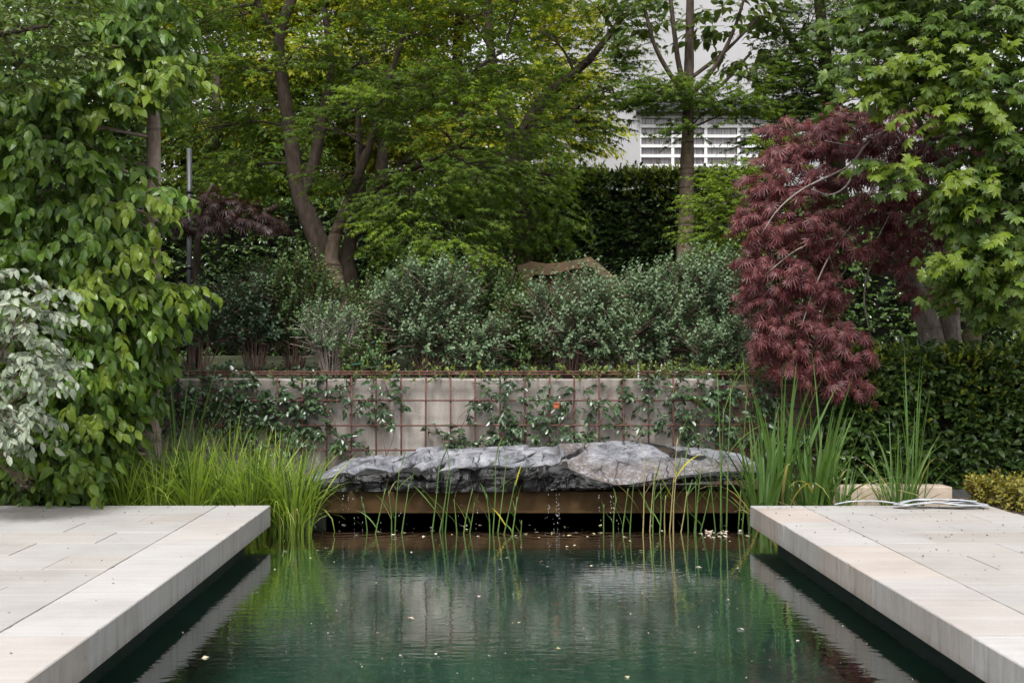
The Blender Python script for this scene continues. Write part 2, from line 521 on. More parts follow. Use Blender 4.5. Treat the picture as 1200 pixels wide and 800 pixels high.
def concrete_mat():
    m, nt, b, _ = mat('cast_concrete')
    v = coords(nt)
    n1 = tex_noise(nt, v, 1.3, 8, .6)
    n2 = tex_noise(nt, coords(nt, (5, 5, .5)), 1.4, 6, .65)
    n3 = tex_noise(nt, v, 45, 4)
    c = ramp(nt, n1, [(.3, (.22, .195, .172)), (.55, (.31, .283, .256)), (.75, (.38, .352, .322))])
    c = mixc(nt, .7, c, ramp(nt, n2, [(.35, (.6, .56, .52)), (.6, (1.05, 1.05, 1.05))]), 'MULTIPLY')
    c = mixc(nt, .4, c, ramp(nt, n3, [(.3, (.75, .75, .75)), (.6, (1.06, 1.06, 1.06))]), 'MULTIPLY')
    vo = N(nt, 'ShaderNodeTexVoronoi', Scale=3.1); nt.links.new(v, vo.inputs['Vector'])
    c = mixc(nt, ramp(nt, vo.outputs['Distance'], [(.045, (1, 1, 1)), (.07, (0, 0, 0))]), c, (.16, .14, .12))
    nt.links.new(c, b.inputs['Base Color'])
    b.inputs['Roughness'].default_value = .88
    bump(nt, b, n3, .4, .006)
    return m
M['concrete'] = concrete_mat()

def brick_mat():
    m, nt, b, _ = mat('brown_brick')
    br = N(nt, 'ShaderNodeTexBrick', Scale=1.0)
    br.inputs['Color1'].default_value = (.12, .075, .055, 1); br.inputs['Color2'].default_value = (.17, .11, .085, 1)
    br.inputs['Mortar'].default_value = (.07, .055, .045, 1)
    br.inputs['Brick Width'].default_value = .42; br.inputs['Row Height'].default_value = .19; br.inputs['Mortar Size'].default_value = .012
    tc = nt.nodes.new('ShaderNodeTexCoord'); sx = N(nt, 'ShaderNodeSeparateXYZ'); cx = N(nt, 'ShaderNodeCombineXYZ')
    nt.links.new(tc.outputs['Object'], sx.inputs[0]); nt.links.new(sx.outputs[0], cx.inputs[0]); nt.links.new(sx.outputs[2], cx.inputs[1])
    nt.links.new(cx.outputs[0], br.inputs['Vector'])
    n = tex_noise(nt, tc.outputs['Object'], 9, 6)
    nt.links.new(mixc(nt, .6, br.outputs[0], ramp(nt, n, [(.3, (.6, .6, .6)), (.7, (1.2, 1.2, 1.2))]), 'MULTIPLY'), b.inputs['Base Color'])
    b.inputs['Roughness'].default_value = .9
    bump(nt, b, br.outputs['Fac'], -.5, .01)
    return m
M['brick'] = brick_mat()
M['rust'] = plain('rusted_steel', (.1, .04, .03), .8, .2, .35, 40)
M['corten'] = plain('weathering_steel_brown', (.105, .062, .028), .7, .0, .3, 6)
M['corten_beam'] = plain('wet_rusted_beam', (.045, .026, .01), .75, .0, .4, 7, .15)
M['steel'] = plain('galvanised_steel', (.055, .058, .06), .5, .3, .15, 12)
M['black'] = plain('black_rubber', (.015, .015, .016), .5, 0, .3, 30)
M['pool_dark'] = plain('dark_pool_render', (.05, .054, .05), .6, 0, .4, 4)
M['soil'] = plain('soil', (.07, .052, .04), .95, 0, .5, 9, .2, .8)
M['ground'] = plain('garden_ground', (.05, .055, .03), .95, 0, .5, .6, .2, .8)
M['hose'] = plain('pale_plastic', (.3, .315, .335), .35, 0, .08, 30)
M['white'] = plain('white_paint', (.6, .6, .6), .5, 0, .04, 15)
M['render_wall'] = plain('pale_render', (.36, .355, .365), .85, 0, .05, 2, .2)
M['petal'] = leaf_mat('fallen_petal', [(.6, .55, .45), (.5, .42, .22), (.62, .58, .55), (.45, .3, .25)], .6, .2, (1, 1, 1))
M['debris'] = leaf_mat('dry_debris', [(.03, .02, .015), (.06, .04, .025), (.1, .07, .04)], .8, .1, (1, 1, 1))
M['orange'] = plain('orange_flower', (.3, .075, .02), .6, 0, .4, 60)
M['green_tube'] = plain('green_tube', (.02, .12, .09), .5)
M['drop'] = plain('water_drop', (.4, .42, .44), .1, 0, .05, 40)
M['sandstone'] = plain('sandstone_block', (.42, .34, .27), .85, 0, .22, 5)

def pool_floor_mat():
    m, nt, b, _ = mat('pool_floor')
    n = tex_noise(nt, coords(nt), 1.6, 6, .6)
    nt.links.new(ramp(nt, n, [(.3, (.012, .043, .033)), (.55, (.02, .075, .058)), (.75, (.03, .1, .079))]), b.inputs['Base Color'])
    b.inputs['Roughness'].default_value = .9
    return m
M['pool_floor'] = pool_floor_mat()
def shelf_mat():
    m, nt, b, _ = mat('silty_shelf')
    n = tex_noise(nt, coords(nt, (1.2, 4, 1)), 4, 7, .65)
    nt.links.new(ramp(nt, n, [(.3, (.07, .025, .014)), (.7, (.15, .06, .036))]), b.inputs['Base Color'])
    b.inputs['Roughness'].default_value = .9
    return m
M['shelf'] = shelf_mat()
def water_mat():
    m, nt, b, out = mat('pool_water')
    nt.nodes.remove(b)
    v = coords(nt)
    n1 = tex_noise(nt, coords(nt, (.7, 1.7, 1)), 8.5, 2, .5, .3)
    n2 = tex_noise(nt, v, 1.2, 2)
    # wavelets ring out where the drips fall, along the ledge
    vr = coords(nt, (1, 2.2, 1))
    n3 = tex_noise(nt, vr, 16, 2, .4)
    h = N(nt, 'ShaderNodeMath', operation='MULTIPLY_ADD'); h.inputs[1].default_value = .18
    nt.links.new(n3, h.inputs[0]); nt.links.new(n1, h.inputs[2])
    am = N(nt, 'ShaderNodeMath', operation='MULTIPLY'); nt.links.new(h.outputs[0], am.inputs[0])
    nt.links.new(ramp(nt, n2, [(.3, (.35, .35, .35)), (.7, (1, 1, 1))]), am.inputs[1])
    # rings spreading from where the drips fall
    hsum = am.outputs[0]
    for px_ in (655, 718, 405):
        tcn = nt.nodes.new('ShaderNodeTexCoord')
        sb = N(nt, 'ShaderNodeVectorMath', operation='SUBTRACT'); sb.inputs[1].default_value = ((px_ - 569) / F * 13.2, 13.2, 0)
        ln = N(nt, 'ShaderNodeVectorMath', operation='LENGTH')
        nt.links.new(tcn.outputs['Object'], sb.inputs[0]); nt.links.new(sb.outputs[0], ln.inputs[0])
        k1 = N(nt, 'ShaderNodeMath', operation='MULTIPLY'); k1.inputs[1].default_value = 42
        sn = N(nt, 'ShaderNodeMath', operation='SINE')
        fo = N(nt, 'ShaderNodeMapRange'); fo.inputs[1].default_value = .05; fo.inputs[2].default_value = 1.9; fo.inputs[3].default_value = .32; fo.inputs[4].default_value = 0
        ml = N(nt, 'ShaderNodeMath', operation='MULTIPLY_ADD')
        nt.links.new(ln.outputs['Value'], k1.inputs[0]); nt.links.new(k1.outputs[0], sn.inputs[0]); nt.links.new(ln.outputs['Value'], fo.inputs[0])
        nt.links.new(sn.outputs[0], ml.inputs[0]); nt.links.new(fo.outputs[0], ml.inputs[1]); nt.links.new(hsum, ml.inputs[2])
        hsum = ml.outputs[0]
    bp = N(nt, 'ShaderNodeBump', Strength=.5, Distance=.0052)
    nt.links.new(hsum, bp.inputs['Height'])
    fr = N(nt, 'ShaderNodeFresnel', IOR=1.42); nt.links.new(bp.outputs[0], fr.inputs['Normal'])
    tr = nt.nodes.new('ShaderNodeBsdfTransparent'); tr.inputs[0].default_value = (.72, .82, .76, 1)
    gl = N(nt, 'ShaderNodeBsdfGlossy', Roughness=.015); nt.links.new(bp.outputs[0], gl.inputs['Normal'])
    gl.inputs['Color'].default_value = (.95, .97, .97, 1)
    mx = nt.nodes.new('ShaderNodeMixShader')
    fm = N(nt, 'ShaderNodeMath', operation='MULTIPLY', use_clamp=True); fm.inputs[1].default_value = 1.9
    nt.links.new(fr.outputs[0], fm.inputs[0]); nt.links.new(fm.outputs[0], mx.inputs[0]); nt.links.new(tr.outputs[0], mx.inputs[1]); nt.links.new(gl.outputs[0], mx.inputs[2])
    nt.links.new(mx.outputs[0], out.inputs['Surface'])
    return m
M['water'] = water_mat()

def rock_mat():
    m, nt, b, _ = mat('slate_rock')
    v = coords(nt)
    at = N(nt, 'ShaderNodeAttribute', attribute_name='wet_shade')  # wet front face, plus shade painted into the clefts
    n1 = tex_noise(nt, v, 5, 9, .65); n2 = tex_noise(nt, coords(nt, (3, 3, 6)), 2.2, 9, .72); n3 = tex_noise(nt, v, 40, 5, .7)
    pale = ramp(nt, n1, [(.32, (.03, .031, .036)), (.45, (.13, .133, .15)), (.66, (.29, .292, .315))])
    pale = mixc(nt, .8, pale, ramp(nt, n3, [(.3, (.55, .55, .55)), (.6, (1.1, 1.1, 1.1))]), 'MULTIPLY')
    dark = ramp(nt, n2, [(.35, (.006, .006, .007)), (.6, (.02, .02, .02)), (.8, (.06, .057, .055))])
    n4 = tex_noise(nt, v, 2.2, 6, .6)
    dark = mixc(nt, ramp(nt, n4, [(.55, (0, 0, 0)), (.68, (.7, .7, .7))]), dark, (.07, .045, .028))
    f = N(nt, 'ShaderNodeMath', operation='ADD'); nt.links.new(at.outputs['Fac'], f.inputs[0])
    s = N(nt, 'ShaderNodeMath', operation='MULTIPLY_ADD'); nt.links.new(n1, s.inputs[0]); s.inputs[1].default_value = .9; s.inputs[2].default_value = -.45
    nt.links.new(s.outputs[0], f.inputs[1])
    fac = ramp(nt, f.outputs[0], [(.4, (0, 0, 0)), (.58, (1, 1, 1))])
    br = N(nt, 'ShaderNodeAttribute', attribute_name='brown')
    n5 = tex_noise(nt, v, 26, 4, .8)
    fl = N(nt, 'ShaderNodeMath', operation='MULTIPLY'); nt.links.new(br.outputs['Fac'], fl.inputs[0]); nt.links.new(ramp(nt, n5, [(.42, (0, 0, 0)), (.52, (1, 1, 1))]), fl.inputs[1])
    pale = mixc(nt, fl.outputs[0], pale, (.085, .06, .045))
    mp = nt.nodes.new('ShaderNodeMapping'); tcc = nt.nodes.new('ShaderNodeTexCoord')
    mp.inputs['Rotation'].default_value = (0, 0, math.radians(-30)); mp.inputs['Scale'].default_value = (4.2, .9, 1.6)
    nt.links.new(tcc.outputs['Object'], mp.inputs[0])
    wob = N(nt, 'ShaderNodeVectorMath', operation='ADD'); nt.links.new(mp.outputs[0], wob.inputs[0])
    nzv = N(nt, 'ShaderNodeTexNoise', Scale=6.0, Detail=4.0); nt.links.new(tcc.outputs['Object'], nzv.inputs['Vector'])
    sc_ = N(nt, 'ShaderNodeVectorMath', operation='SCALE'); sc_.inputs['Scale'].default_value = .5
    nt.links.new(nzv.outputs['Color'], sc_.inputs[0]); nt.links.new(sc_.outputs[0], wob.inputs[1])
    vor = N(nt, 'ShaderNodeTexVoronoi', feature='DISTANCE_TO_EDGE', Scale=1.0); nt.links.new(wob.outputs[0], vor.inputs['Vector'])
    crack = mixc(nt, 1.0, ramp(nt, vor.outputs['Distance'], [(.0, (0, 0, 0)), (.03, (1, 1, 1))]), ramp(nt, tex_noise(nt, v, 2.6, 3), [(.44, (0, 0, 0)), (.54, (1, 1, 1))]), 'LIGHTEN')
    pale = mixc(nt, crack, (.02, .019, .018), pale)
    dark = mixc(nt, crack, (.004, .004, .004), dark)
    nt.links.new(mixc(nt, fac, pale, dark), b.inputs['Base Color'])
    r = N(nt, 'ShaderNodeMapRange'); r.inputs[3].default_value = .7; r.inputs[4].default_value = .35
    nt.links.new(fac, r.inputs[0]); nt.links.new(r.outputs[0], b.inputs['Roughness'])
    bs0 = N(nt, 'ShaderNodeMath', operation='ADD'); nt.links.new(n1, bs0.inputs[0]); nt.links.new(n2, bs0.inputs[1])
    bs = N(nt, 'ShaderNodeMath', operation='ADD'); nt.links.new(bs0.outputs[0], bs.inputs[0]); nt.links.new(crack, bs.inputs[1])
    bump(nt, b, bs.outputs[0], .8, .03)
    return m
M['rock'] = rock_mat()
M['pool_wall'] = plain('dark_green_render', (.012, .022, .017), .7, 0, .4, 4)  # one dark green tone for all pool walls

# ------------------------------------------------------------------ setting: ground, pool, water, decks
WZ = -.33
DE = 12.36                                  # far end of both decks
LX, RX = -2.077, 2.554                      # pool-side edges of the decks
def grid_mesh(g, xs, ys, zf, mat=0):
    X, Y = np.meshgrid(xs, ys); Z = np.vectorize(zf)(X, Y)
    V = np.stack([X, Y, Z], -1).reshape(-1, 3); n, m = len(ys), len(xs)
    i = np.arange((n - 1) * (m - 1)); a = (i // (m - 1)) * m + i % (m - 1)
    g.add(V, np.stack([a, a + 1, a + m + 1, a + m], 1), mat, True)

# one ground sheet to the horizon: raised garden behind the retaining wall, hollow for the pool in front
def gz(x, y):
    if y < 14.75: return -1.9 if (-12 < x < 12 and y > -12) else -.2
    base = 1.14 + .05 * min(max(y - 15, 0), 5)
    return base + (.05 * mnoise.noise(Vector((x * .9, y * .9, 0))) if y < 40 and abs(x) < 30 else 0)
g = Geo()
xs = np.concatenate([[-900, -200, -60, -30], np.linspace(-14, 14, 57), [30, 60, 200, 900]])
ys = np.concatenate([[-900, -100, -14, -12.01, -12, 14.745, 14.755], np.linspace(15, 24, 37), [28, 40, 80, 200, 900]])
grid_mesh(g, xs, ys, gz)
structure(g.build('ground', M['ground']))

# pool basin: floor, walls, shallow planting shelf
g = Geo()
cove = [(-5, -1.25), (4, -1.2), (8, -1.12), (10, -1.0), (11.2, -.88), (11.9, -.76), (12.25, -.64), (12.42, -.53), (12.462, -.44)]
V = [[x, y, z] for y, z in cove for x in np.linspace(LX - .191, RX + .191, 9)]
g.add(V, np.array([[r * 9 + c, r * 9 + c + 1, r * 9 + c + 10, r * 9 + c + 9] for r in range(8) for c in range(8)]), 0, True)
g2 = Geo()
box(g2, LX - .191, RX + .191, 12.463, 12.478, -1.6, -.44)
box(g2, LX - .199, LX - .192, -5, DE - .3, -1.69, -.36)
box(g2, RX + .192, RX + .199, -5, DE - .3, -1.69, -.36)
box(g2, LX - .4, LX - .2, -5, DE - .3, -1.85, -.216)
box(g2, RX + .2, RX + .4, -5, DE - .3, -1.85, -.216)
box(g2, LX - .2, RX + .2, -5.2, -5, -1.85, -.1)
structure(g.build('pool_floor', M['pool_floor']))
structure(g2.build('pool_wall', M['pool_wall']))
g = Geo()
box(g, -6, 5.6, 12.48, 14.6, -1.8, -.43)
structure(g.build('planting_shelf', M['shelf']))
g = Geo()
box(g, -6, 5.6, 13.66, 13.8, -.429, .0)
structure(g.build('ledge_back_wall', M['pool_dark']))
g = Geo()
grid_mesh(g, np.linspace(-6, 5.6, 3), np.linspace(-5, 13.7, 3), lambda x, y: WZ)
structure(g.build('water', M['water']))

def deck(name, edge, s, outer, outer_far, ynear):
    """s = +1: deck lies towards +X of its edge."""
    root = bpy.data.objects.new(name, None); C.objects.link(root); root.location = (edge, DE, 0); root['kind'] = 'structure'
    g = Geo()
    th, gap = .195, .005
    cuts = [DE, 11.39, 10.0, 8.62, 7.92, 6.7, 5.5, 4.2, 2.9, 1.6, .3, -1, -2.3] if s < 0 else [DE, 12.16, 11.17, 9.82, 8.42, 7.7, 6.73, 5.5, 4.2, 2.9, 1.6, .3, -1, -2.3]
    for a, b in zip(cuts[1:], cuts[:-1]):
        x0, x1 = sorted((edge, edge + s * .505))
        j = R.uniform(-.0015, .0015)
        c = Geo()
        ns = max(4, int((b - a) / .03)); V = []
        prof = [(x0, -th), (x0, j - .006), (x0 + .006, j), (x1 - .006, j), (x1, j - .006), (x1, -th)]
        for yy_ in np.linspace(a + gap / 2, b - gap / 2, ns + 1):
            for k, (xx, zz) in enumerate(prof):
                d = abs(mnoise.noise(Vector((xx * 3, yy_ * 14, k // 3)))) * .004 + max(0, mnoise.noise(Vector((xx, yy_ * 5, 8))) - .35) * .03
                sgn = 1 if k < 3 else -1
                V.append([xx + (sgn * d if k in (1, 4) else sgn * d * .6 if k in (2, 3) else 0), yy_, zz - (d if k in (1, 2, 3, 4) else 0) * (1 if k in (1, 4) else .35)])
        f4 = [[i * 6 + k, (i + 1) * 6 + k, (i + 1) * 6 + (k + 1) % 6, i * 6 + (k + 1) % 6] for i in range(ns) for k in range(6)]
        c.add(V, [np.array(f4), np.array([list(range(6)), list(range(ns * 6, ns * 6 + 6))[::-1]])], 0)
        c.build('coping_stone', M['coping'], root)
    y, row = DE, 0
    while y > -2.3:
        h = .6
        far = outer_far if y > 11 else outer
        x = edge + s * .51
        first = True
        while (x - far) * s < -.02:
            w = .9 if not (first and row % 2) else .45
            first = False
            x2 = x + s * w
            if (x2 - far) * s > 0: x2 = far
            a, b = sorted((x, x2))
            box(g, a + gap / 2, b - gap / 2, max(y - h, -2.3) + gap / 2, y - gap / 2, -.06, R.uniform(-.002, .0015), 0, .004)
            x = x2
        y -= h; row += 1
    g.build('paving_slab', M['stone'], root)
    u = Geo()
    a, b = sorted((edge + s * .3, outer - s * .05))
    a2, b2 = sorted((edge + s * .3, outer_far - s * .05))
    box(u, a, b, -2.2, 10.9, -1.8, -.07); box(u, a2, b2, 10.9, DE - .25, -1.8, -.07)
    u.build('deck_base', M['pool_dark'], root)
    return root
deck('terrace', LX, -1, -9.0, -4.72, -2.3)
deck('terrace', RX, 1, 4.88, 4.88, -2.3)

# planting beds beside and behind the decks (soil sheets)
g = Geo()
nz = lambda x, y: -.06 + .03 * mnoise.noise(Vector((x * 2, y * 2, 3)))
grid_mesh(g, np.linspace(-10, -4.73, 12), np.linspace(11.02, 14.6, 12), nz)
grid_mesh(g, np.linspace(-4.73, -3.75, 5), np.linspace(12.62, 14.6, 6), lambda x, y: -.3 + .05 * mnoise.noise(Vector((x * 2, y * 2, 5))))
grid_mesh(g, np.linspace(-3.76, -3.25, 4), np.linspace(13.4, 14.6, 6), lambda x, y: -.29 + .04 * mnoise.noise(Vector((x * 2, y * 2, 5))))
grid_mesh(g, np.linspace(4.89, 11, 12), np.linspace(-2, 14.6, 24), nz)
structure(g.build('planting_bed', M['soil']))

# ------------------------------------------------------------------ walls, rebar trellis, rock ledge, beam, kerb
def wall_block(x0, x1, y0, y1, z0, z1, nx, material, name, label, cat, rough=.012):
    g = Geo()
    xs = np.linspace(x0, x1, nx)
    prof = [(y0, z0), (y0, (z0 + z1) / 2), (y0, z1 - .015), (y0 + .012, z1), (y1, z1), (y1, z0)]
    V = []
    for x in xs:
        for k, (y, z) in enumerate(prof):
            d = rough * mnoise.noise(Vector((x * 2.5, y * 9, z * 2.5)))
            V.append([x, y + (d * .3 if k < 3 else 0), z + (d if k in (2, 3, 4) else 0)])
    k = len(prof)
    f = [[i * k + j, (i + 1) * k + j, (i + 1) * k + (j + 1) % k, i * k + (j + 1) % k] for i in range(nx - 1) for j in range(k)]
    g.add(V, [np.array(f), np.array([list(range(k))[::-1], list(range((nx - 1) * k, nx * k))])], 0)
    o = g.build(name, material, None, (x0, y0, z0))
    return tag(o, label, cat)
wall_block(-7.5, 2.62, 14.62, 14.86, -.5, 1.17, 120, M['concrete'], 'retaining_wall', 'pale cast concrete retaining wall behind the rock ledge and rusty grid', 'wall')
wall_block(2.63, 9.5, 14.66, 14.88, -.5, 1.1, 60, M['brick'], 'brick_wall', 'dark brown block wall mostly hidden behind tall reeds and glossy hedge', 'wall')

def trellis(x0, x1, zs, zlow, y, label):
    root = thing('rebar_trellis', (x0, y, zlow), label, 'trellis', 'rusty steel trellis panels on the garden wall')
    n = int(round((x1 - x0) / .281))
    for i in range(n + 1):
        x = x0 + (x1 - x0) * i / n
        g = Geo()
        tube(g, [[x, y, zlow], [x + R.uniform(-.003, .003), y, (zlow + zs[0]) / 2], [x, y, zs[0]]], .0102, 6)
        g.build('vertical_bar', M['rust'], root)
    for z in zs:
        g = Geo()
        tube(g, smooth_path([[x0 - .03, y - .016, z], [(x0 * 2 + x1) / 3, y - .016, z + R.uniform(-.004, .004)], [x1 + .03, y - .016, z]], 8), .0102, 6)
        g.build('horizontal_bar', M['rust'], root)
    for x in np.linspace(x0 + .15, x1 - .15, 5):
        g = Geo(); tube(g, [[x, y, zs[0] - .08], [x, y + .13, zs[0] - .08]], .007, 6)
        g.build('wall_bracket', M['rust'], root)
zs = [1.255, 1.225, .93, .65, .37, .09]
TX = lambda px: (px - 569) / F * 14.5
trellis(TX(528 - 29 * 14), TX(528 + 29 * 12), zs, -.1, 14.5, 'long rusty rebar grid standing against the pale concrete wall')
trellis(TX(528 + 29 * 12) + .06, TX(528 + 29 * 22) + .06, zs, -.1, 14.52, 'rusty rebar grid against the dark block wall, overgrown by glossy hedge')

# rock ledge
def notch(x):
    return sum(.07 * math.exp(-((x - c) / (w * 1.6)) ** 2) for c, w, d, f0, f1 in CLEFTS if f0 < .15)
def build_rock():
    X0, X1 = -1.96, 3.0
    nu, nf, nt_ = 260, 16, 30
    pxs = [365, 380, 400, 440, 470, 500, 530, 560, 600, 640, 665, 690, 720, 745, 790, 840, 870, 890, 900]
    back = [552, 545, 537, 528, 528, 526, 525, 525, 524, 522, 521, 520, 518, 517, 521, 526, 528, 531, 536]
    edge = [566, 560, 556, 554, 552, 555, 550, 546, 546, 543, 547, 560, 567, 565, 558, 552, 552, 554, 556]
    bott = [573, 575, 576, 576, 576, 576, 576, 576, 576, 576, 575, 574, 572, 570, 566, 563, 562, 561, 560]
    V, wet_shade, brown = [], [], []
    for i in range(nu):
        u = i / (nu - 1)
        x = X0 + (X1 - X0) * u
        yf = 13.36 + .05 * mnoise.noise(Vector((x * 1.7, 0, 4)))+ .05 * mnoise.noise(Vector((x * 6, 0, 1)))
        px = 569 + x / 13.4 * F
        pb, pe, pt = (np.interp(px, pxs, a) for a in (back, edge, bott))
        zb = CAMZ - (pb - 410) / F * 14.25
        ze = CAMZ - (pe - 410) / F * yf
        zt = CAMZ - (pt - 410) / F * (yf + .03)
        endk = min(1, min(u, 1 - u) / .022) ** .5
        ring = []
        for k in range(6):                       # underside, from the back to the front
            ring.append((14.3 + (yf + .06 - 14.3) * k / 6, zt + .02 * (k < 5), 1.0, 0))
        for k in range(nf):                      # front face
            f = k / nf
            bul = .05 * math.sin(f * math.pi)
            wx = x * 3.1 + .5 * mnoise.noise(Vector((x * 2, f * 2, 4)))
            lay = .075 * (mnoise.cell(Vector((wx, 3.3, f * 1.9 + .6 * mnoise.noise(Vector((x * 1.5, 0, 6)))))) - .5) + .05 * mnoise.fractal(Vector((x * 4, 7, f * 2)), 1.0, 2.0, 5) + notch(x)
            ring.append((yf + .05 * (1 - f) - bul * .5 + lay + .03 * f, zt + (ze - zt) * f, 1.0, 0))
        for k in range(nt_):                     # top, from the front lip to the back
            f = k / (nt_ - 1)
            y = yf + .03 + (14.28 - yf) * f
            z = ze + (zb - ze) * f ** (.9 if px < 660 else .75)
            z += .022 * mnoise.fractal(Vector((x * 2.2, y * 2.2, 0)), 1.0, 2.0, 6)
            if px < 660: z += .035 * (mnoise.cell(Vector(((x - (y - 13.4) * .55) * 3.1 + .4 * mnoise.noise(Vector((x * 3, y * 3, 1))), y * 1.6, 2))) - .5) * min(1, f * 4 + .3)
            w, b = .0, .0
            # oblique clefts in the slab, running back to the right
            s = x - (y - 13.4) * .55
            for cs, cw, dp, f0, f1 in CLEFTS:
                d = abs(s - cs + .03 * mnoise.noise(Vector((x * 5, y * 6, cs))))
                cw, dp = cw * 1.7, dp * 1.6
                if d < cw * 2.2 and f0 <= f <= f1:
                    k_ = math.exp(-(d / cw) ** 2) * min(1, (f - f0) / .08 + .3, (f1 - f) / .12 + .1)
                    z -= dp * k_; w = max(w, k_ * 1.25)  # carved cleft, its shade also put into the colour
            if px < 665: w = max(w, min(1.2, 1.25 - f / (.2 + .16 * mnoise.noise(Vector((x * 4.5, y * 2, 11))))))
            if px > 640:
                m_ = max(0, min(1, (.55 - f) / .3)) * (.9 if px < 730 else .75)
                b = m_ * min(1, (px - 640) / 40)
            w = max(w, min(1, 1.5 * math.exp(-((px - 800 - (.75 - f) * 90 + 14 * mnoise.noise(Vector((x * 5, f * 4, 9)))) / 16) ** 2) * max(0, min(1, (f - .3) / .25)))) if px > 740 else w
            b = max(b, math.exp(-((px - 680 + 20 * mnoise.noise(Vector((x * 4, f * 3, 2)))) / 18) ** 2))
            ring.append((y, z, w, b))
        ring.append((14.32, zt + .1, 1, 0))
        zc = (zt + zb) / 2; yc = 13.85
        for (y, z, w, b) in ring:
            V.append((x, yc + (y - yc) * endk, zc + (z - zc) * endk)); wet_shade.append(w); brown.append(b)
    k = len(ring)
    i, j = np.meshgrid(np.arange(nu - 1), np.arange(k), indexing='ij')
    f = np.stack([i * k + j, (i + 1) * k + j, (i + 1) * k + (j + 1) % k, i * k + (j + 1) % k], -1).reshape(-1, 4)
    g = Geo(); g.add(V, [f, np.array([list(range(k))[::-1], list(range((nu - 1) * k, nu * k))])], 0, False)
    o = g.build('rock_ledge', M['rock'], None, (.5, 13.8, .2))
    for nm, arr in (('wet_shade', wet_shade), ('brown', brown)):
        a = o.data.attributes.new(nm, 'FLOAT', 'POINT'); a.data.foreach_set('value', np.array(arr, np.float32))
    tag(o, 'long rough grey slate slab with dark dripping front, spanning the back of the pool', 'rock')
CLEFTS = [(-1.42, .022, .06, 0, .5), (-.98, .036, .08, 0, .62), (-.7, .03, .07, 0, .85), (-.46, .012, .03, 0, .35), (-.12, .026, .06, 0, .45), (.17, .02, .05, .3, .9),
          (.62, .03, .06, 0, 1), (1.75, .03, .04, .5, 1.0), (-1.2, .013, .03, .4, .95), (.36, .012, .03, 0, .4)]
build_rock()
g = Geo(); box(g, -1.87, 2.93, 13.48, 13.655, -.215, .012, 0, .008)
box(g, -1.87, 2.93, 13.45, 13.478, -.21, -.19, 0)
tag(g.build('steel_beam', M['corten_beam'], None, (.5, 13.5, -.2)), 'brown rusted beam carrying the rock slab above the water', 'beam')
g = Geo(); box(g, -1.7, 2.8, 13.66, 14.3, -.43, .0)
structure(g.build('ledge_footing', M['pool_dark']))
g = Geo()
for x0, x1 in ((2.97, 3.92), (3.925, 4.92)): box(g, x0, x1, 13.5, 13.8, -.42, .055 + R.uniform(-.002, .002), 0, .008)
tag(g.build('sandstone_kerb', M['sandstone'], None, (3.9, 13.6, -.4)), 'low buff sandstone kerb behind the paving, at the foot of the reeds', 'kerb')

# ------------------------------------------------------------------ building beyond the hedge
def building():
    Y = 30.0
    xl, xr = P(640, 0, Y)[0], P(1120, 0, Y)[0]
    root = thing('white_building', ((xl + xr) / 2, Y, 1.3), 'pale rendered house beyond the hedge with a white gridded window', 'building')
    wx0, wx1 = P(750, 0, Y)[0], P(905, 0, Y)[0]
    wz0, wz1 = P(0, 194, Y)[2], P(0, 136, Y)[2]
    g = Geo()
    for (a, b, c, d) in ((xl, wx0, 1.2, 12), (wx1, xr, 1.2, 12), (wx0, wx1, 1.2, wz0), (wx0, wx1, wz1, 12)):
        box(g, a, b, Y, Y + .3, c, d)
    box(g, xl, xl + .3, Y + .3, Y + 8, 1.2, 12); box(g, xr - .3, xr, Y + .3, Y + 8, 1.2, 12); box(g, xl, xr, Y + 8, Y + 8.3, 1.2, 12)
    g.build('wall', M['render_wall'], root)
    g = Geo(); box(g, xl - .3, xr + .3, Y - .35, Y + 8.6, 12.002, 12.3); g.build('roof', M['steel'], root)
    w = Geo()
    for i in range(5):
        x = wx0 + (wx1 - wx0) * i / 4
        box(w, x - .035, x + .035, Y + .04, Y + .1, wz0, wz1)
    for j in range(6):
        z = wz0 + (wz1 - wz0) * j / 5
        box(w, wx0, wx1, Y + .034, Y + .094, z - .035, z + .035)
    win = w.build('window', M['white'], root)
    m, nt, b, _ = mat('curtained_glass')
    n = tex_noise(nt, coords(nt, (14, 1, .3)), 2, 3)
    nt.links.new(ramp(nt, n, [(.35, (.1, .09, .1)), (.65, (.3, .27, .28))]), b.inputs['Base Color'])
    b.inputs['Roughness'].default_value = .12
    p = Geo(); box(p, wx0, wx1, Y + .12, Y + .14, wz0, wz1)
    po = p.build('pane', m); po.parent = win
    po.location = tuple(-np.asarray(root.location) - np.asarray(win.location))
    s = Geo(); box(s, wx0 - .05, wx1 + .05, Y - .06, Y + .03, wz0 - .12, wz0 - .04); s.build('sill', M['white'], root)
    h = Geo(); box(h, wx0 - .1, wx1 + .1, Y - .25, Y - .004, wz1 + .06, wz1 + .3); h.build('shutter_box', M['steel'], root)
building()

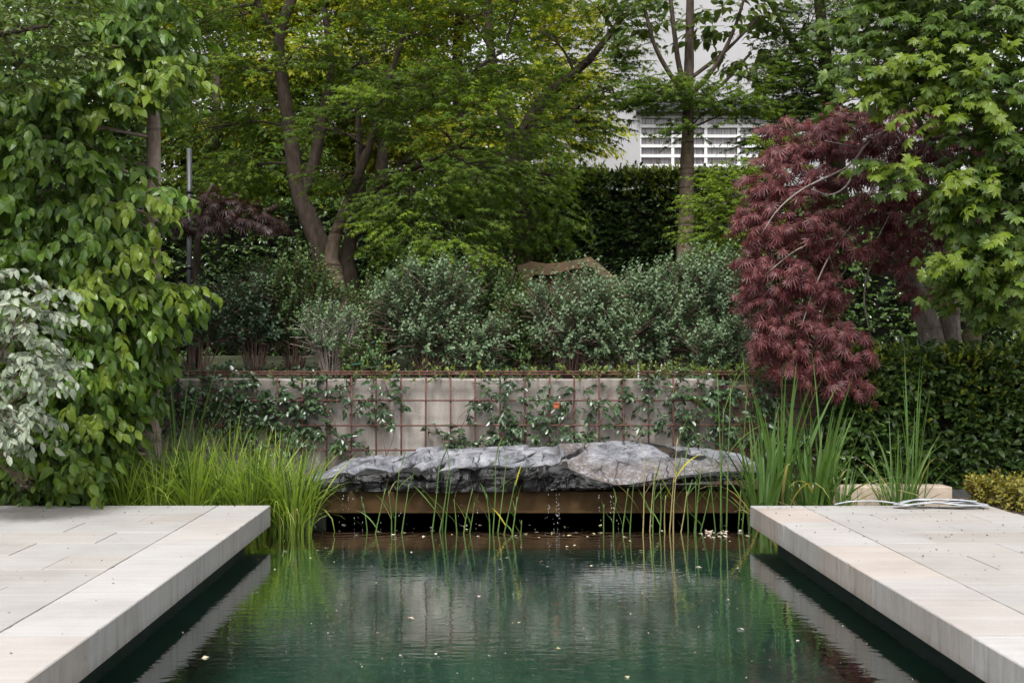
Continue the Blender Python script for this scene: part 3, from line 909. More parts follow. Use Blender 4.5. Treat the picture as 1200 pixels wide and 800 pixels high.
# ------------------------------------------------------------------ trees
def rooted(l):
    """A trunk path carried down to the ground it grows from."""
    px, py, Y, w = l[0]
    zg = gz(XY(px, Y), Y) - .06 if Y > 14.75 else -.12
    pg = 410 + (CAMZ - zg) / Y * F
    if py < 290 or pg <= py + 2: return l
    px2, py2 = l[1][:2]
    sl = max(-.35, min(.35, (px - px2) / max(py - py2, 1)))
    return [(px + sl * (pg - py) * .6, pg, Y, w * 1.12)] + l
XY = lambda px, Y: (px - 569) / F * Y
def tree(name, label, cat, limbs, clumps, barkm, leafm, group=None, heart=None, twig='twig_dark', limb_r=.03, boughs=True, base=None, flare=.35, branchm=None, new=None, twig_per=3, **kw):
    limbs = [rooted(l) for l in limbs]
    base = P(*limbs[0][0][:3]) if base is None else base
    root = thing(name, base, label, cat, group)
    g = Geo(); starts = []
    for i, l in enumerate(limbs):
        q = limb(g, l, 26, 12, 0 if i == 0 or branchm is None else 1, .14, i * 3.1, flare if i == 0 else 0)
        starts += list(q[len(q) // 3:])
    if boughs: limbs_to(g, clumps, starts, limb_r, 0 if branchm is None else 1, twig_per)
    g.build('trunk', [barkm, branchm or barkm], root)
    hh = heart if heart is not None else np.mean([clump_world(c)[0] for c in clumps], 0) - UP * .6
    g = Geo()
    crown(g, clumps, hh, mleaf=0, mtwig=1, **kw)
    g.build('crown', [leafm, M[twig]], root)
    if new:
        g = Geo(); crown(g, new[1], hh, mleaf=0, mtwig=1, **{**kw, **new[2]})
        g.build('new_foliage', [new[0], M[twig]], root)
    return root

# dark forked tree
tree('garden_tree', 'dark trunked tree forking low behind the shrubs, with layered green leaves', 'tree',
     [[(384, 322, 18, 28), (368, 270, 18, 23), (350, 225, 18, 20), (340, 160, 18, 17), (330, 90, 18.1, 15), (328, 40, 18.2, 13), (345, -10, 18.3, 13), (362, -70, 18.4, 9)],
      [(352, 232, 18, 17), (368, 190, 18.1, 14), (378, 140, 18.2, 12), (388, 80, 18.3, 9), (380, 10, 18.4, 7)],
      [(329, 45, 18.2, 10), (305, 10, 18.1, 8), (290, -50, 18, 6)]],
     [(280, 20, 18, 60, 26, .8, 190), (350, 55, 17.6, 60, 24, .7, 170), (260, 85, 18, 55, 22, .8, 150), (400, 25, 17.8, 60, 28, .8, 190), (310, 130, 18.6, 45, 20, .7, 110), (250, 150, 18.4, 45, 26, .7, 130),
      (270, 205, 18.6, 50, 26, .6, 150), (330, -50, 18, 120, 40, 1.2, 280), (230, 30, 18.6, 40, 30, .7, 100), (420, -40, 18, 90, 40, 1, 220)],
     M['bark_dark'], M['maple'], size=.085, L=.5, nl=8, droop=.15, ldrop=.25, up=1.0, limb_r=.022, gaps=.12,
     new=(M['maple_bright'], [(330, 40, 17.2, 50, 14, .4, 50), (290, 75, 17.4, 40, 12, .3, 36), (395, 60, 17.3, 45, 14, .3, 44), (280, 190, 18.2, 50, 18, .4, 60), (240, 45, 18, 30, 20, .3, 30)], {}))

# banded twin trunk maple in the middle
tree('green_maple', 'green maple with twin pale banded trunks, centre of the planting', 'tree',
     [[(394, 328, 17.4, 20), (388, 300, 17.4, 17), (398, 262, 17.4, 14), (410, 232, 17.4, 12)],
      [(408, 335, 17.6, 24), (406, 305, 17.6, 20), (414, 272, 17.6, 15), (424, 235, 17.6, 11), (421, 190, 17.5, 9), (420, 140, 17.5, 7), (412, 80, 17.4, 5)],
      [(408, 238, 17.4, 11.5), (424, 195, 17.3, 11), (436, 160, 17.3, 9), (450, 110, 17.2, 7), (470, 50, 17.1, 5)],
      [(424, 235, 17.6, 9), (450, 215, 17.4, 8), (490, 195, 17.2, 6), (540, 170, 17, 4)],
      [(436, 160, 17.3, 7), (490, 130, 17.4, 5), (545, 90, 17.4, 4), (590, 60, 17.4, 3)]],
     [(430, 75, 17.2, 60, 22, .6, 160), (500, 100, 17, 70, 24, .7, 200), (440, 130, 16.9, 55, 20, .5, 140), (560, 80, 17.2, 60, 26, .7, 170), (520, 155, 16.8, 70, 22, .6, 200), (590, 140, 17, 55, 26, .6, 160),
      (470, 190, 16.8, 60, 20, .5, 150), (560, 205, 16.9, 60, 24, .6, 180), (500, 235, 16.8, 60, 22, .6, 190), (450, 235, 16.9, 40, 18, .4, 90), (540, 262, 16.8, 50, 24, .5, 150), (490, 282, 16.7, 40, 20, .5, 120),
      (620, 200, 17.4, 40, 30, .6, 120), (480, 40, 17.4, 70, 26, .7, 180), (550, 20, 17.2, 70, 26, .8, 190), (500, -40, 17.2, 130, 40, 1, 320), (610, -10, 17.4, 70, 34, .8, 190), (380, 150, 16.9, 34, 16, .4, 60), (400, 205, 17, 30, 12, .3, 36)],
     M['bark_band'], M['maple'], size=.085, L=.45, nl=8, droop=.15, ldrop=.25, limb_r=.02, branchm=M['bark_dark'], gaps=.1,
     new=(M['maple_bright'], [(420, 55, 16.6, 45, 14, .3, 40), (500, 225, 16.3, 40, 14, .3, 46), (530, 290, 16.3, 36, 14, .3, 50), (460, 262, 16.4, 30, 12, .3, 30), (440, 112, 16.5, 34, 10, .3, 30), (560, 120, 16.6, 50, 12, .3, 40)], {}))

# tree behind the centre, its leaves hang before the white house
tree('green_maple', 'spreading maple whose lacy leaf edge hangs before the white house wall', 'tree',
     [[(608, 320, 20, 32), (607, 250, 20, 28), (609, 185, 20, 24), (622, 140, 20, 18), (650, 105, 19.9, 13), (690, 70, 19.8, 9), (730, 20, 19.8, 6)],
      [(608, 190, 20, 18), (590, 130, 20, 14), (575, 60, 20, 10), (570, -40, 20, 7)],
      [(616, 150, 20, 10), (660, 140, 19.6, 7), (690, 112, 19.4, 5), (720, 100, 19.3, 3)]],
     [(640, 40, 19.6, 60, 28, .8, 200), (690, 75, 19.4, 55, 24, .7, 190), (720, 112, 19.3, 42, 18, .6, 120), (670, 128, 19.4, 50, 18, .6, 130), (650, 165, 19.3, 40, 20, .5, 100), (690, 150, 19.2, 34, 12, .4, 44), (655, 205, 19.4, 30, 18, .5, 70),
      (610, 100, 19.8, 60, 30, .8, 200), (730, 20, 19.6, 50, 30, .8, 150), (590, 200, 19.6, 50, 34, .8, 190), (630, 250, 19.4, 40, 36, .7, 160), (700, 10, 19.6, 60, 30, .8, 170), (650, -40, 19.8, 130, 40, 1.2, 330), (580, 260, 19.4, 40, 34, .6, 150)],
     M['bark_dark'], M['maple'], size=.1, L=.5, nl=7, droop=.2, ldrop=.35, limb_r=.025, gaps=.12,
     new=(M['yellow_green'], [(690, 60, 20.4, 50, 20, .4, 50), (640, 20, 20.4, 50, 24, .4, 40)], {}))

# slim straight tree before the hedge
tree('slim_tree', 'slim straight banded trunk rising before the hedge and white house', 'tree',
     [[(803, 300, 19, 20), (804, 250, 19, 18), (805, 200, 19, 17), (806, 152, 19, 14)],
      [(806, 156, 19, 14.2), (807, 100, 19, 12), (808, 40, 19, 10), (810, -60, 19, 8)],
      [(800, 100, 19, 7), (793, 60, 19, 6), (786, 0, 19, 5), (780, -60, 19, 4)],
      [(812, 110, 19, 6), (840, 75, 18.9, 5), (862, 30, 18.8, 4), (880, -30, 18.7, 3)],
      [(800, 110, 19, 6), (770, 60, 18.9, 5), (755, 10, 18.9, 4), (740, -40, 18.9, 3)],
      [(812, 90, 19, 5), (850, 60, 19.2, 4), (890, 20, 19.3, 3)],
      [(812, 120, 19, 5), (845, 100, 19.2, 4), (880, 62, 19.3, 3)]],
     [(805, 115, 18.6, 45, 14, .5, 120), (845, 120, 18.5, 40, 12, .4, 95), (770, 110, 18.6, 34, 14, .4, 80), (870, 128, 18.5, 36, 8, .4, 44), (810, 150, 18.5, 30, 8, .3, 34), (885, 95, 18.8, 26, 12, .4, 34)],
     M['bark_band'], M['maple'], size=.09, L=.42, nl=8, droop=.2, ldrop=.3, limb_r=.016, flare=.15, branchm=M['bark_dark'],  # upper trunk and limbs coloured dark, painting in their silhouette
     new=(M['olive_leaf'], [(870, 20, 19.2, 40, 28, .5, 34), (890, 75, 19.3, 30, 20, .4, 30), (830, 40, 19, 26, 22, .4, 16), (755, 30, 18.9, 24, 30, .4, 22), (870, -50, 19.2, 90, 40, .8, 70)], dict(tm=L_BIG, size=.17, nl=5)))

# dense dark maple at the back, over the red one
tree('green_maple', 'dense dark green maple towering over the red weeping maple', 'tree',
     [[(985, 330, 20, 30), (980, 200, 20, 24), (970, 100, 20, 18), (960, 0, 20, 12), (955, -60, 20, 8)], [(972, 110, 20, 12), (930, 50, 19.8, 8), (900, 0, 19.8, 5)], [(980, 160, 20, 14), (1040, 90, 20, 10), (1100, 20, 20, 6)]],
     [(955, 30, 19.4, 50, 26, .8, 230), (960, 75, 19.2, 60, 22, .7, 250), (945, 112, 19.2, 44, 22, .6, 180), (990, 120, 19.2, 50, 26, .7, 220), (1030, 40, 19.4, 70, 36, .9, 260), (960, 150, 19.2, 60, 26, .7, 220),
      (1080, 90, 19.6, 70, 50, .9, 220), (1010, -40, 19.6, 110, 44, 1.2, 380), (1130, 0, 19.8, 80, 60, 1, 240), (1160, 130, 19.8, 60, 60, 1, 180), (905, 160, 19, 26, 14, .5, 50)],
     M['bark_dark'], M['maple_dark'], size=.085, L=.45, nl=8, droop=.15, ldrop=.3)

# young bright maple low before the hedge
tree('young_maple', 'young bright green maple spreading low between the slim trunk and red maple', 'tree',
     [[(872, 330, 17.6, 9), (868, 280, 17.6, 7), (862, 235, 17.6, 5), (866, 195, 17.6, 3)], [(868, 282, 17.6, 5), (890, 240, 17.5, 4), (905, 205, 17.5, 2)]],
     [(860, 212, 17.4, 40, 9, .4, 70), (895, 196, 17.4, 36, 9, .4, 54), (850, 240, 17.2, 40, 14, .4, 95), (885, 235, 17.3, 40, 14, .4, 90), (845, 270, 17.1, 38, 14, .4, 80), (880, 275, 17.2, 36, 14, .4, 80), (920, 170, 17.6, 26, 10, .4, 36), (850, 295, 17, 30, 12, .3, 50)],
     M['bark_grey'], M['maple_bright'], size=.075, L=.38, nl=8, droop=.2, ldrop=.3, limb_r=.014)

# small dark red maple at the back left
tree('dark_red_maple', 'small dark red maple with drooping fronds beside the metal pole', 'tree',
     [[(230, 330, 16.6, 10), (232, 280, 16.6, 8), (238, 240, 16.6, 6), (250, 215, 16.6, 4)]],
     [(252, 240, 16.4, 22, 6, .3, 22), (275, 254, 16.3, 28, 7, .3, 32), (300, 262, 16.3, 22, 6, .3, 26), (240, 265, 16.3, 26, 8, .3, 30)],
     M['bark_dark'], M['red_dark'], tm=L_LACE, size=.13, L=.3, nl=7, droop=.25, ldrop=.5, limb_r=.012)

# broad leaved tree at the left edge, drooping fresh leaves
def big_leaf_tree():
    base = P(176, 606, 13.9)
    limbs = [[(178, 606, 13.9, 25), (178, 560, 13.9, 23), (177, 430, 13.9, 21), (179, 300, 13.9, 19), (180, 190, 13.9, 17), (178, 100, 13.9, 14), (170, 0, 13.8, 11), (165, -90, 13.8, 8)]]
    clumps = [(60, 40, 13.2, 110, 44, .7, 95), (170, 30, 13.4, 48, 36, .5, 46), (105, 110, 13, 76, 32, .6, 72), (40, 150, 13, 70, 40, .6, 70), (192, 92, 13.4, 30, 26, .4, 24), (88, 190, 12.9, 66, 34, .6, 66), (30, 240, 13, 70, 40, .6, 60), (132, 255, 12.9, 32, 24, .5, 30),
              (190, 228, 13.1, 26, 10, .3, 16), (90, 290, 12.8, 80, 36, .6, 80), (150, 345, 12.9, 44, 22, .4, 34), (196, 340, 13, 20, 10, .3, 12), (110, 370, 12.8, 76, 36, .6, 80), (126, 420, 12.8, 38, 34, .5, 46), (80, 440, 12.8, 70, 38, .6, 74), (104, 500, 12.8, 48, 34, .5, 62),
              (60, 530, 12.9, 60, 34, .5, 60), (90, 555, 12.9, 44, 18, .4, 36), (20, 330, 13, 60, 50, .6, 60), (-40, 150, 13.2, 70, 120, .8, 120), (-50, 420, 13.2, 70, 120, .8, 110), (100, -50, 13.4, 140, 50, 1, 120), (20, 470, 13.1, 50, 60, .5, 50), (172, 392, 13.3, 20, 34, .3, 26), (156, 450, 13.3, 22, 30, .3, 26), (118, 540, 13.2, 24, 30, .3, 24), (40, 200, 14.3, 110, 90, .4, 130), (80, 400, 14.3, 90, 110, .4, 130), (120, 80, 14.4, 90, 90, .4, 120), (80, 60, 13.9, 100, 70, .4, 70)]
    clumps = [(a - (10 if a > 100 else 0), b, c, d, e, f, int(n * 1.2)) for a, b, c, d, e, f, n in clumps]
    root = thing('broad_leaf_tree', base, 'tall tree with large drooping fresh green leaves beside the paving', 'tree')
    g = Geo(); q = limb(g, limbs[0], 40, 12, 0, .1, 2, .3)
    limbs_to(g, clumps, list(q[4:]), .02, 0, 3)
    g.build('trunk', M['bark_pink'], root)
    g = Geo()
    hh = P(120, 250, 14.6)
    crown(g, clumps, hh, L=.42, nl=8, tm=L_BIG, size=.132, flat=.3, droop=.38, ldrop=.55, up=.9, spread=.8, facing=np.array([0.05, -.45, 0]), jitter=.5, rt=.005)
    g.build('crown', [M['big_leaf'], M['twig']], root)
    g = Geo()
    crown(g, [(150, 80, 12.8, 60, 22, .3, 14), (205, 90, 13.0, 24, 22, .3, 10), (110, 110, 12.6, 60, 26, .3, 16), (188, 336, 12.8, 30, 12, .3, 14), (150, 240, 12.6, 46, 14, .3, 14), (140, 300, 12.5, 46, 24, .3, 14), (90, 330, 12.4, 50, 24, .3, 12), (122, 410, 12.5, 34, 26, .3, 11), (96, 480, 12.4, 42, 26, .3, 13), (90, 540, 12.5, 46, 20, .3, 10)],
          hh, L=.38, nl=7, tm=L_BIG, size=.125, flat=.3, droop=.38, ldrop=.5, up=.85, spread=.8, facing=np.array([0.05, -.4, 0]), jitter=.5, rt=.005)
    g.build('new_foliage', [M['big_leaf_new'], M['twig']], root)
big_leaf_tree()

# small leaved branch tree reaching in at the top left
tree('small_leaf_tree', 'olive green small leaved tree reaching over the corner above the big leaves', 'tree',
     [[(-190, 560, 11.5, 40), (-170, 300, 11.5, 32), (-130, 120, 11.5, 24), (-70, 60, 11.5, 14), (0, 40, 11.5, 8), (60, 30, 11.5, 4)], [(-130, 120, 11.5, 18), (-120, -40, 11.5, 12)]],
     [(30, 35, 11.4, 50, 26, .4, 60), (70, 60, 11.4, 26, 26, .3, 34), (20, 80, 11.4, 44, 20, .3, 44), (-40, 50, 11.5, 60, 40, .6, 60), (60, 5, 11.5, 44, 22, .4, 40), (-120, -40, 11.5, 90, 60, .8, 90)],
     M['bark_dark'], M['olive_leaf'], tm=L_OVAL, size=.075, L=.32, nl=9, droop=.15, ldrop=.2, limb_r=.012)

# silver variegated shrub at the left edge
def silver_shrub():
    base = np.array([-5.0, 11.6, -.06])
    root = thing('silver_shrub', base, 'silvery grey leaved shrub leaning over the corner of the paving', 'shrub')
    clumps = [(0, 345, 11.3, 50, 34, .4, 44), (40, 370, 11.2, 40, 30, .3, 30), (70, 345, 11.2, 24, 14, .2, 10), (10, 420, 11.2, 50, 34, .4, 56), (50, 430, 11.2, 34, 24, .3, 28), (60, 455, 11.2, 26, 14, .2, 10), (0, 480, 11.2, 46, 30, .4, 46),
              (30, 490, 11.2, 30, 22, .3, 18), (0, 545, 11.3, 40, 26, .3, 36), (40, 570, 11.3, 26, 14, .2, 12), (45, 578, 11.2, 28, 12, .2, 16), (20, 540, 11.2, 34, 26, .3, 26), (-60, 450, 11.5, 70, 120, .5, 140), (-50, 330, 11.6, 60, 40, .4, 50)]
    clumps = [(a - 14, b - 6, c, d * .9, e, f, int(n * .82)) for a, b, c, d, e, f, n in clumps]
    g = Geo(); st = []
    for k in range(9):
        a = R.uniform(-.6, .6)
        e = clump_world(clumps[k % len(clumps)])[0]
        q = smooth_path([base + np.array([R.uniform(-.2, .2), R.uniform(-.2, .2), 0]), (base + e) / 2 + UP * .25, e], 12)
        tube(g, q, np.linspace(.022, .006, 12), 6, 0, .1, True, k); st += list(q[4:])
    limbs_to(g, clumps, st, .008, 0, 4)
    g.build('stem', M['twig'], root)
    g = Geo()
    crown(g, clumps, base + UP * 1.1 + np.array([-.2, .3, 0]), L=.34, nl=9, tm=L_OVAL, size=.094, flat=.6, droop=.3, ldrop=.55, up=.6, spread=.9, facing=np.array([.1, -.4, 0]), jitter=.5, gaps=.12)
    g.build('foliage', [M['silver'], M['twig']], root)
silver_shrub()

# broad leaved maple on the right
def norway():
    limbs = [[(1138, 446, 15.2, 23), (1139, 380, 15.2, 20), (1138, 330, 15.2, 19), (1142, 240, 15, 17), (1150, 120, 14.8, 14), (1165, 0, 14.6, 11), (1170, -90, 14.6, 8)],
             [(1142, 250, 15, 10), (1100, 180, 14.2, 8), (1060, 120, 13.6, 6), (1020, 80, 13.3, 4)], [(1148, 160, 14.8, 10), (1210, 90, 14, 7), (1260, 20, 13.6, 5)]]
    clumps = [(1040, 80, 13.2, 50, 26, .5, 46), (1090, 40, 13.2, 60, 30, .6, 64), (1150, 30, 13.2, 60, 34, .6, 70), (1105, 100, 13, 50, 20, .5, 42), (1160, 110, 13, 56, 32, .6, 64), (1060, 20, 13.4, 50, 30, .5, 50), (1190, 180, 13, 46, 34, .6, 56), (1152, 175, 13, 36, 24, .5, 40),
              (1160, 235, 12.9, 50, 28, .5, 56), (1128, 236, 13, 26, 18, .4, 22), (1070, 212, 13, 22, 8, .3, 6), (1058, 190, 13, 26, 8, .3, 6), (1180, 300, 12.9, 44, 30, .5, 50), (1142, 300, 13, 28, 18, .4, 24), (1190, 350, 13, 34, 24, .4, 30), (1125, -30, 13.4, 130, 40, .9, 130), (1260, 120, 13.3, 60, 160, .8, 160), (1150, 330, 13.1, 26, 14, .3, 12), (1010, 20, 13.6, 26, 20, .4, 16), (1195, 55, 13.6, 40, 60, .5, 70), (1200, 250, 13.6, 30, 60, .4, 40)]
    root = thing('broad_leaf_maple', P(*limbs[0][0][:3]), 'broad leaved maple with bright lobed leaves overhanging the hedge', 'tree')
    g = Geo(); st = []
    for i, l in enumerate(limbs):
        q = limb(g, l, 30, 12, 0, .08, i * 2.2, .2 if i == 0 else 0); st += list(q[12:])
    limbs_to(g, clumps, st, .018, 0, 3)
    g.build('trunk', M['bark_band'], root)
    kw = dict(L=.4, nl=7, tm=L_NORWAY, size=.132, flat=.4, droop=.25, ldrop=.35, up=.85, spread=1.0, facing=np.array([-.1, -.45, 0]), jitter=.45)
    hh = P(1170, 180, 14.6)
    g = Geo(); crown(g, clumps, hh, **kw); g.build('crown', [M['norway'], M['twig']], root)
    g = Geo(); crown(g, [(1040, 100, 12.9, 40, 16, .3, 9), (1090, 90, 12.7, 50, 24, .3, 12), (1130, 70, 12.7, 50, 24, .3, 12), (1130, 130, 12.6, 50, 24, .3, 12), (1060, 195, 12.8, 30, 8, .2, 5), (1150, 210, 12.6, 40, 20, .3, 9), (1120, 300, 12.7, 20, 16, .2, 6), (1190, 270, 12.6, 30, 24, .3, 7)], hh, **kw)
    g.build('new_foliage', [M['norway_new'], M['twig']], root)
norway()

# red lace leaf maple, cascading
def red_maple():
    base = P(1104, 442, 15.6)
    root = thing('red_lace_maple', base, 'weeping maple with feathery dark red leaves cascading over the wall', 'tree')
    g = Geo()
    limb(g, [(1100, 443, 15.6, 36), (1090, 390, 15.6, 28), (1078, 350, 15.6, 22), (1066, 318, 15.5, 18), (1050, 295, 15.4, 13)], 24, 12, 0, .1, 1, .15)
    limb(g, [(1114, 443, 15.7, 28), (1113, 380, 15.7, 24), (1110, 330, 15.7, 22), (1100, 280, 15.7, 17), (1085, 220, 15.6, 12), (1060, 165, 15.5, 8)], 24, 12, 0, .1, 4, .15)
    g.build('trunk', M['bark_grey'], root)
    B = [[(1066, 318, 15.5, 13), (1075, 296, 15.3, 10), (1055, 284, 15.1, 8), (1030, 290, 14.9, 7), (1015, 310, 14.8, 6), (1008, 350, 14.7, 4), (1012, 395, 14.7, 3)],
         [(1060, 165, 15.5, 7), (1040, 152, 15, 6), (1012, 168, 14.7, 5), (985, 195, 14.5, 4.5), (940, 220, 14.4, 4), (905, 245, 14.3, 3), (885, 275, 14.3, 2)],
         [(1012, 168, 14.7, 5), (1005, 172, 14.6, 4), (985, 170, 14.5, 3), (960, 165, 14.5, 2)],
         [(1035, 157, 15, 5), (1005, 185, 14.6, 4), (985, 215, 14.4, 4), (970, 228, 14.4, 3), (945, 222, 14.3, 2)],
         [(1100, 280, 15.7, 9), (1050, 230, 15, 6), (1010, 245, 14.7, 5), (975, 290, 14.5, 4), (945, 340, 14.4, 3), (935, 380, 14.3, 2)],
         [(1050, 284, 15.1, 7), (1000, 300, 14.7, 4), (965, 350, 14.5, 3), (955, 400, 14.4, 2), (965, 430, 14.3, 1.6)],
         [(1050, 160, 15.2, 5), (1060, 190, 14.9, 4), (1045, 240, 14.7, 3), (1020, 280, 14.6, 2)],
         [(1100, 280, 15.7, 7), (1040, 260, 14.9, 5), (990, 275, 14.6, 4), (930, 290, 14.4, 3), (895, 320, 14.3, 2)],
         [(1015, 310, 14.8, 4), (985, 330, 14.6, 3), (965, 300, 14.4, 2)]]
    for i, b in enumerate(B):
        b = [(x + 6 * min(1, k / 2) + 3 * math.sin(k * 2.4 + i), y, Y - .35 * min(1, k / 2), w * .55) for k, (x, y, Y, w) in enumerate(b)]
        g = Geo(); limb(g, b, 22, 7, 0, .06, i * 1.7)
        g.build('branch', M['bark_pale'] if i in (1, 2, 3, 6) else M['bark_grey'], root)
    clumps = [(1060, 145, 15, 50, 16, .5, 60), (1000, 165, 14.8, 60, 16, .5, 80), (940, 175, 14.7, 44, 12, .4, 54), (1085, 180, 14.9, 34, 20, .4, 44), (1040, 200, 14.7, 50, 20, .4, 60), (970, 210, 14.6, 50, 16, .4, 60), (915, 225, 14.5, 36, 14, .4, 44), (885, 245, 14.5, 22, 12, .3, 24),
              (1000, 245, 14.5, 50, 18, .4, 56), (940, 265, 14.4, 46, 18, .4, 56), (895, 285, 14.4, 26, 16, .3, 32), (1060, 250, 14.7, 40, 20, .4, 44), (980, 290, 14.4, 40, 16, .4, 44), (920, 315, 14.3, 40, 18, .4, 50), (1045, 300, 14.6, 24, 14, .3, 22), (960, 335, 14.3, 40, 16, .3, 44), (895, 345, 14.3, 26, 14, .3, 24),
              (925, 372, 14.25, 40, 14, .3, 44), (970, 385, 14.2, 36, 14, .3, 36), (925, 408, 14.2, 34, 12, .3, 34), (975, 415, 14.1, 34, 14, .3, 34), (955, 432, 14.1, 26, 10, .2, 20), (988, 448, 14.05, 20, 9, .15, 16), (1075, 340, 15, 20, 20, .2, 12), (1150, 160, 15.2, 60, 40, .6, 80), (1180, 260, 15.4, 50, 50, .6, 60), (1110, 128, 15, 30, 10, .4, 24), (925, 152, 14.8, 40, 7, .3, 26), (922, 190, 14.6, 34, 12, .3, 36), (900, 208, 14.5, 24, 10, .3, 22), (990, 142, 14.9, 40, 8, .3, 30), (1050, 175, 14.5, 50, 14, .3, 50), (1075, 225, 14.5, 40, 16, .3, 40), (1060, 275, 14.6, 40, 14, .3, 36), (880, 262, 14.4, 24, 8, .3, 20), (880, 310, 14.3, 20, 10, .3, 18), (905, 395, 14.2, 26, 10, .25, 22), (920, 430, 14.2, 26, 8, .2, 16)]
    clumps = [(a + 8, b, c, d, e, f, int(n * .92)) for a, b, c, d, e, f, n in clumps]
    g = Geo()
    crown(g, clumps, P(1075, 300, 15.6), L=.22, nl=6, tm=L_LACE, size=.125, flat=.35, droop=.25, ldrop=.6, up=.9, spread=.9, rt=.003, jitter=.4, out=.6)
    g.build('crown', [M['red'], M['twig_pink']], root)
red_maple()

# trees and greenery far behind
for k, (px, Y, lab) in enumerate(((215, 25, 'tall yellow green tree seen through gaps behind the dark forked trunk'), (400, 26, 'tall light green tree filling the gap between forked and banded trunks'), (540, 25.5, 'tall yellow green tree behind the middle of the maple canopy'))):
    cl = [(px - 110 + 44 * (i % 6) + R.uniform(-15, 15), -60 + 75 * (i // 6) + R.uniform(-20, 20), Y + R.uniform(-.8, .8), R.uniform(40, 60), R.uniform(28, 40), 1.0, 230) for i in range(30)]
    tree('backdrop_tree', lab, 'tree', [[(px, 340, Y, 24), (px + 6, 200, Y, 18), (px - 4, 80, Y, 13), (px + 4, -60, Y, 8)]], cl, M['bark_dark'], M['yellow_green'] if k != 1 else M['yellow_green'],
         'trees behind the garden', size=.13, L=.6, nl=7, tm=L_SMALL, droop=.2, ldrop=.3, gaps=.4)

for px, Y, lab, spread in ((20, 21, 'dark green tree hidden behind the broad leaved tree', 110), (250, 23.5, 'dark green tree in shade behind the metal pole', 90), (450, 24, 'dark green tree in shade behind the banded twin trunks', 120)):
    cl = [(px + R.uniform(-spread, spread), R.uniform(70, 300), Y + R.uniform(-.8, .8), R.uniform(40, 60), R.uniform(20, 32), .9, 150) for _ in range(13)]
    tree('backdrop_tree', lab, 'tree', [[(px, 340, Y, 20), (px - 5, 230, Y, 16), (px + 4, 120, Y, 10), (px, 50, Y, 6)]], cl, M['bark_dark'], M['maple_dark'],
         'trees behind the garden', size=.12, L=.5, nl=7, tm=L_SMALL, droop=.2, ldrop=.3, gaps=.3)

# ------------------------------------------------------------------ hedges and shrubs
def hedge_box(g, x0, x1, y0, y1, z0, z1, n, tm, size, mleaf=0, mtwig=1, core=2, top_n=0, lump=.12):
    """Clipped hedge: leafy shoots on the front, top and ends of a solid dark core that blocks light."""
    n = int(n)
    p = np.stack([rng.uniform(x0, x1, n), y0 + np.abs(rng.normal(0, .14, n)), rng.uniform(z0, z1, n)], 1)
    p[:, 1] += np.array([lump * mnoise.noise(Vector((a[0] * 1.8, a[2] * 1.8, 2))) for a in p])
    d = np.stack([rng.normal(0, .5, n), -np.abs(rng.normal(.7, .3, n)), rng.normal(.35, .4, n)], 1)
    sprays(g, p, d, .16, 5, tm, size, .1, .15, 1.0, .9, mleaf, mtwig, .003, np.array([0, -.5, 0]), .5)
    m = int(n * .6)
    p = np.stack([rng.uniform(x0, x1, m), rng.uniform(y0, y1, m), z1 + rng.normal(-.03, .05, m)], 1)
    d = np.stack([rng.normal(0, .4, m), rng.normal(-.2, .4, m), np.abs(rng.normal(.9, .2, m))], 1)
    sprays(g, p, d, .16, 5, tm, size, .05, .1, 1.0, .9, mleaf, mtwig, .003, None, .5)
    for xe, sg in ((x0, -1), (x1, 1)):
        k = int(150 * (z1 - z0) * (y1 - y0))
        p = np.stack([xe - sg * np.abs(rng.normal(.05, .08, k)), rng.uniform(y0, y1, k), rng.uniform(z0, z1, k)], 1)
        d = np.stack([sg * np.abs(rng.normal(.8, .3, k)), rng.normal(0, .4, k), rng.normal(.35, .4, k)], 1)
        sprays(g, p, d, .16, 5, tm, size, .1, .15, 1.0, .9, mleaf, mtwig, .003, np.array([sg * .4, -.2, 0]), .5)
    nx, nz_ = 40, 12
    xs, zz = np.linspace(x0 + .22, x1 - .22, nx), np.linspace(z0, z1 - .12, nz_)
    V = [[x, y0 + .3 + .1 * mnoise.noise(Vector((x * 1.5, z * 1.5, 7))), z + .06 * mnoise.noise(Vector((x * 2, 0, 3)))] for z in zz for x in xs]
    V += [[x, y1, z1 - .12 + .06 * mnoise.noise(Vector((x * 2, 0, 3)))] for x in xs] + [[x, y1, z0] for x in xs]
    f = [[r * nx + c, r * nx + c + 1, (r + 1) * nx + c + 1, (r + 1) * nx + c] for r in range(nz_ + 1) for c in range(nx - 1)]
    g.add(V, np.array(f), core)  # dark sheet added inside to block light, standing in for twigs

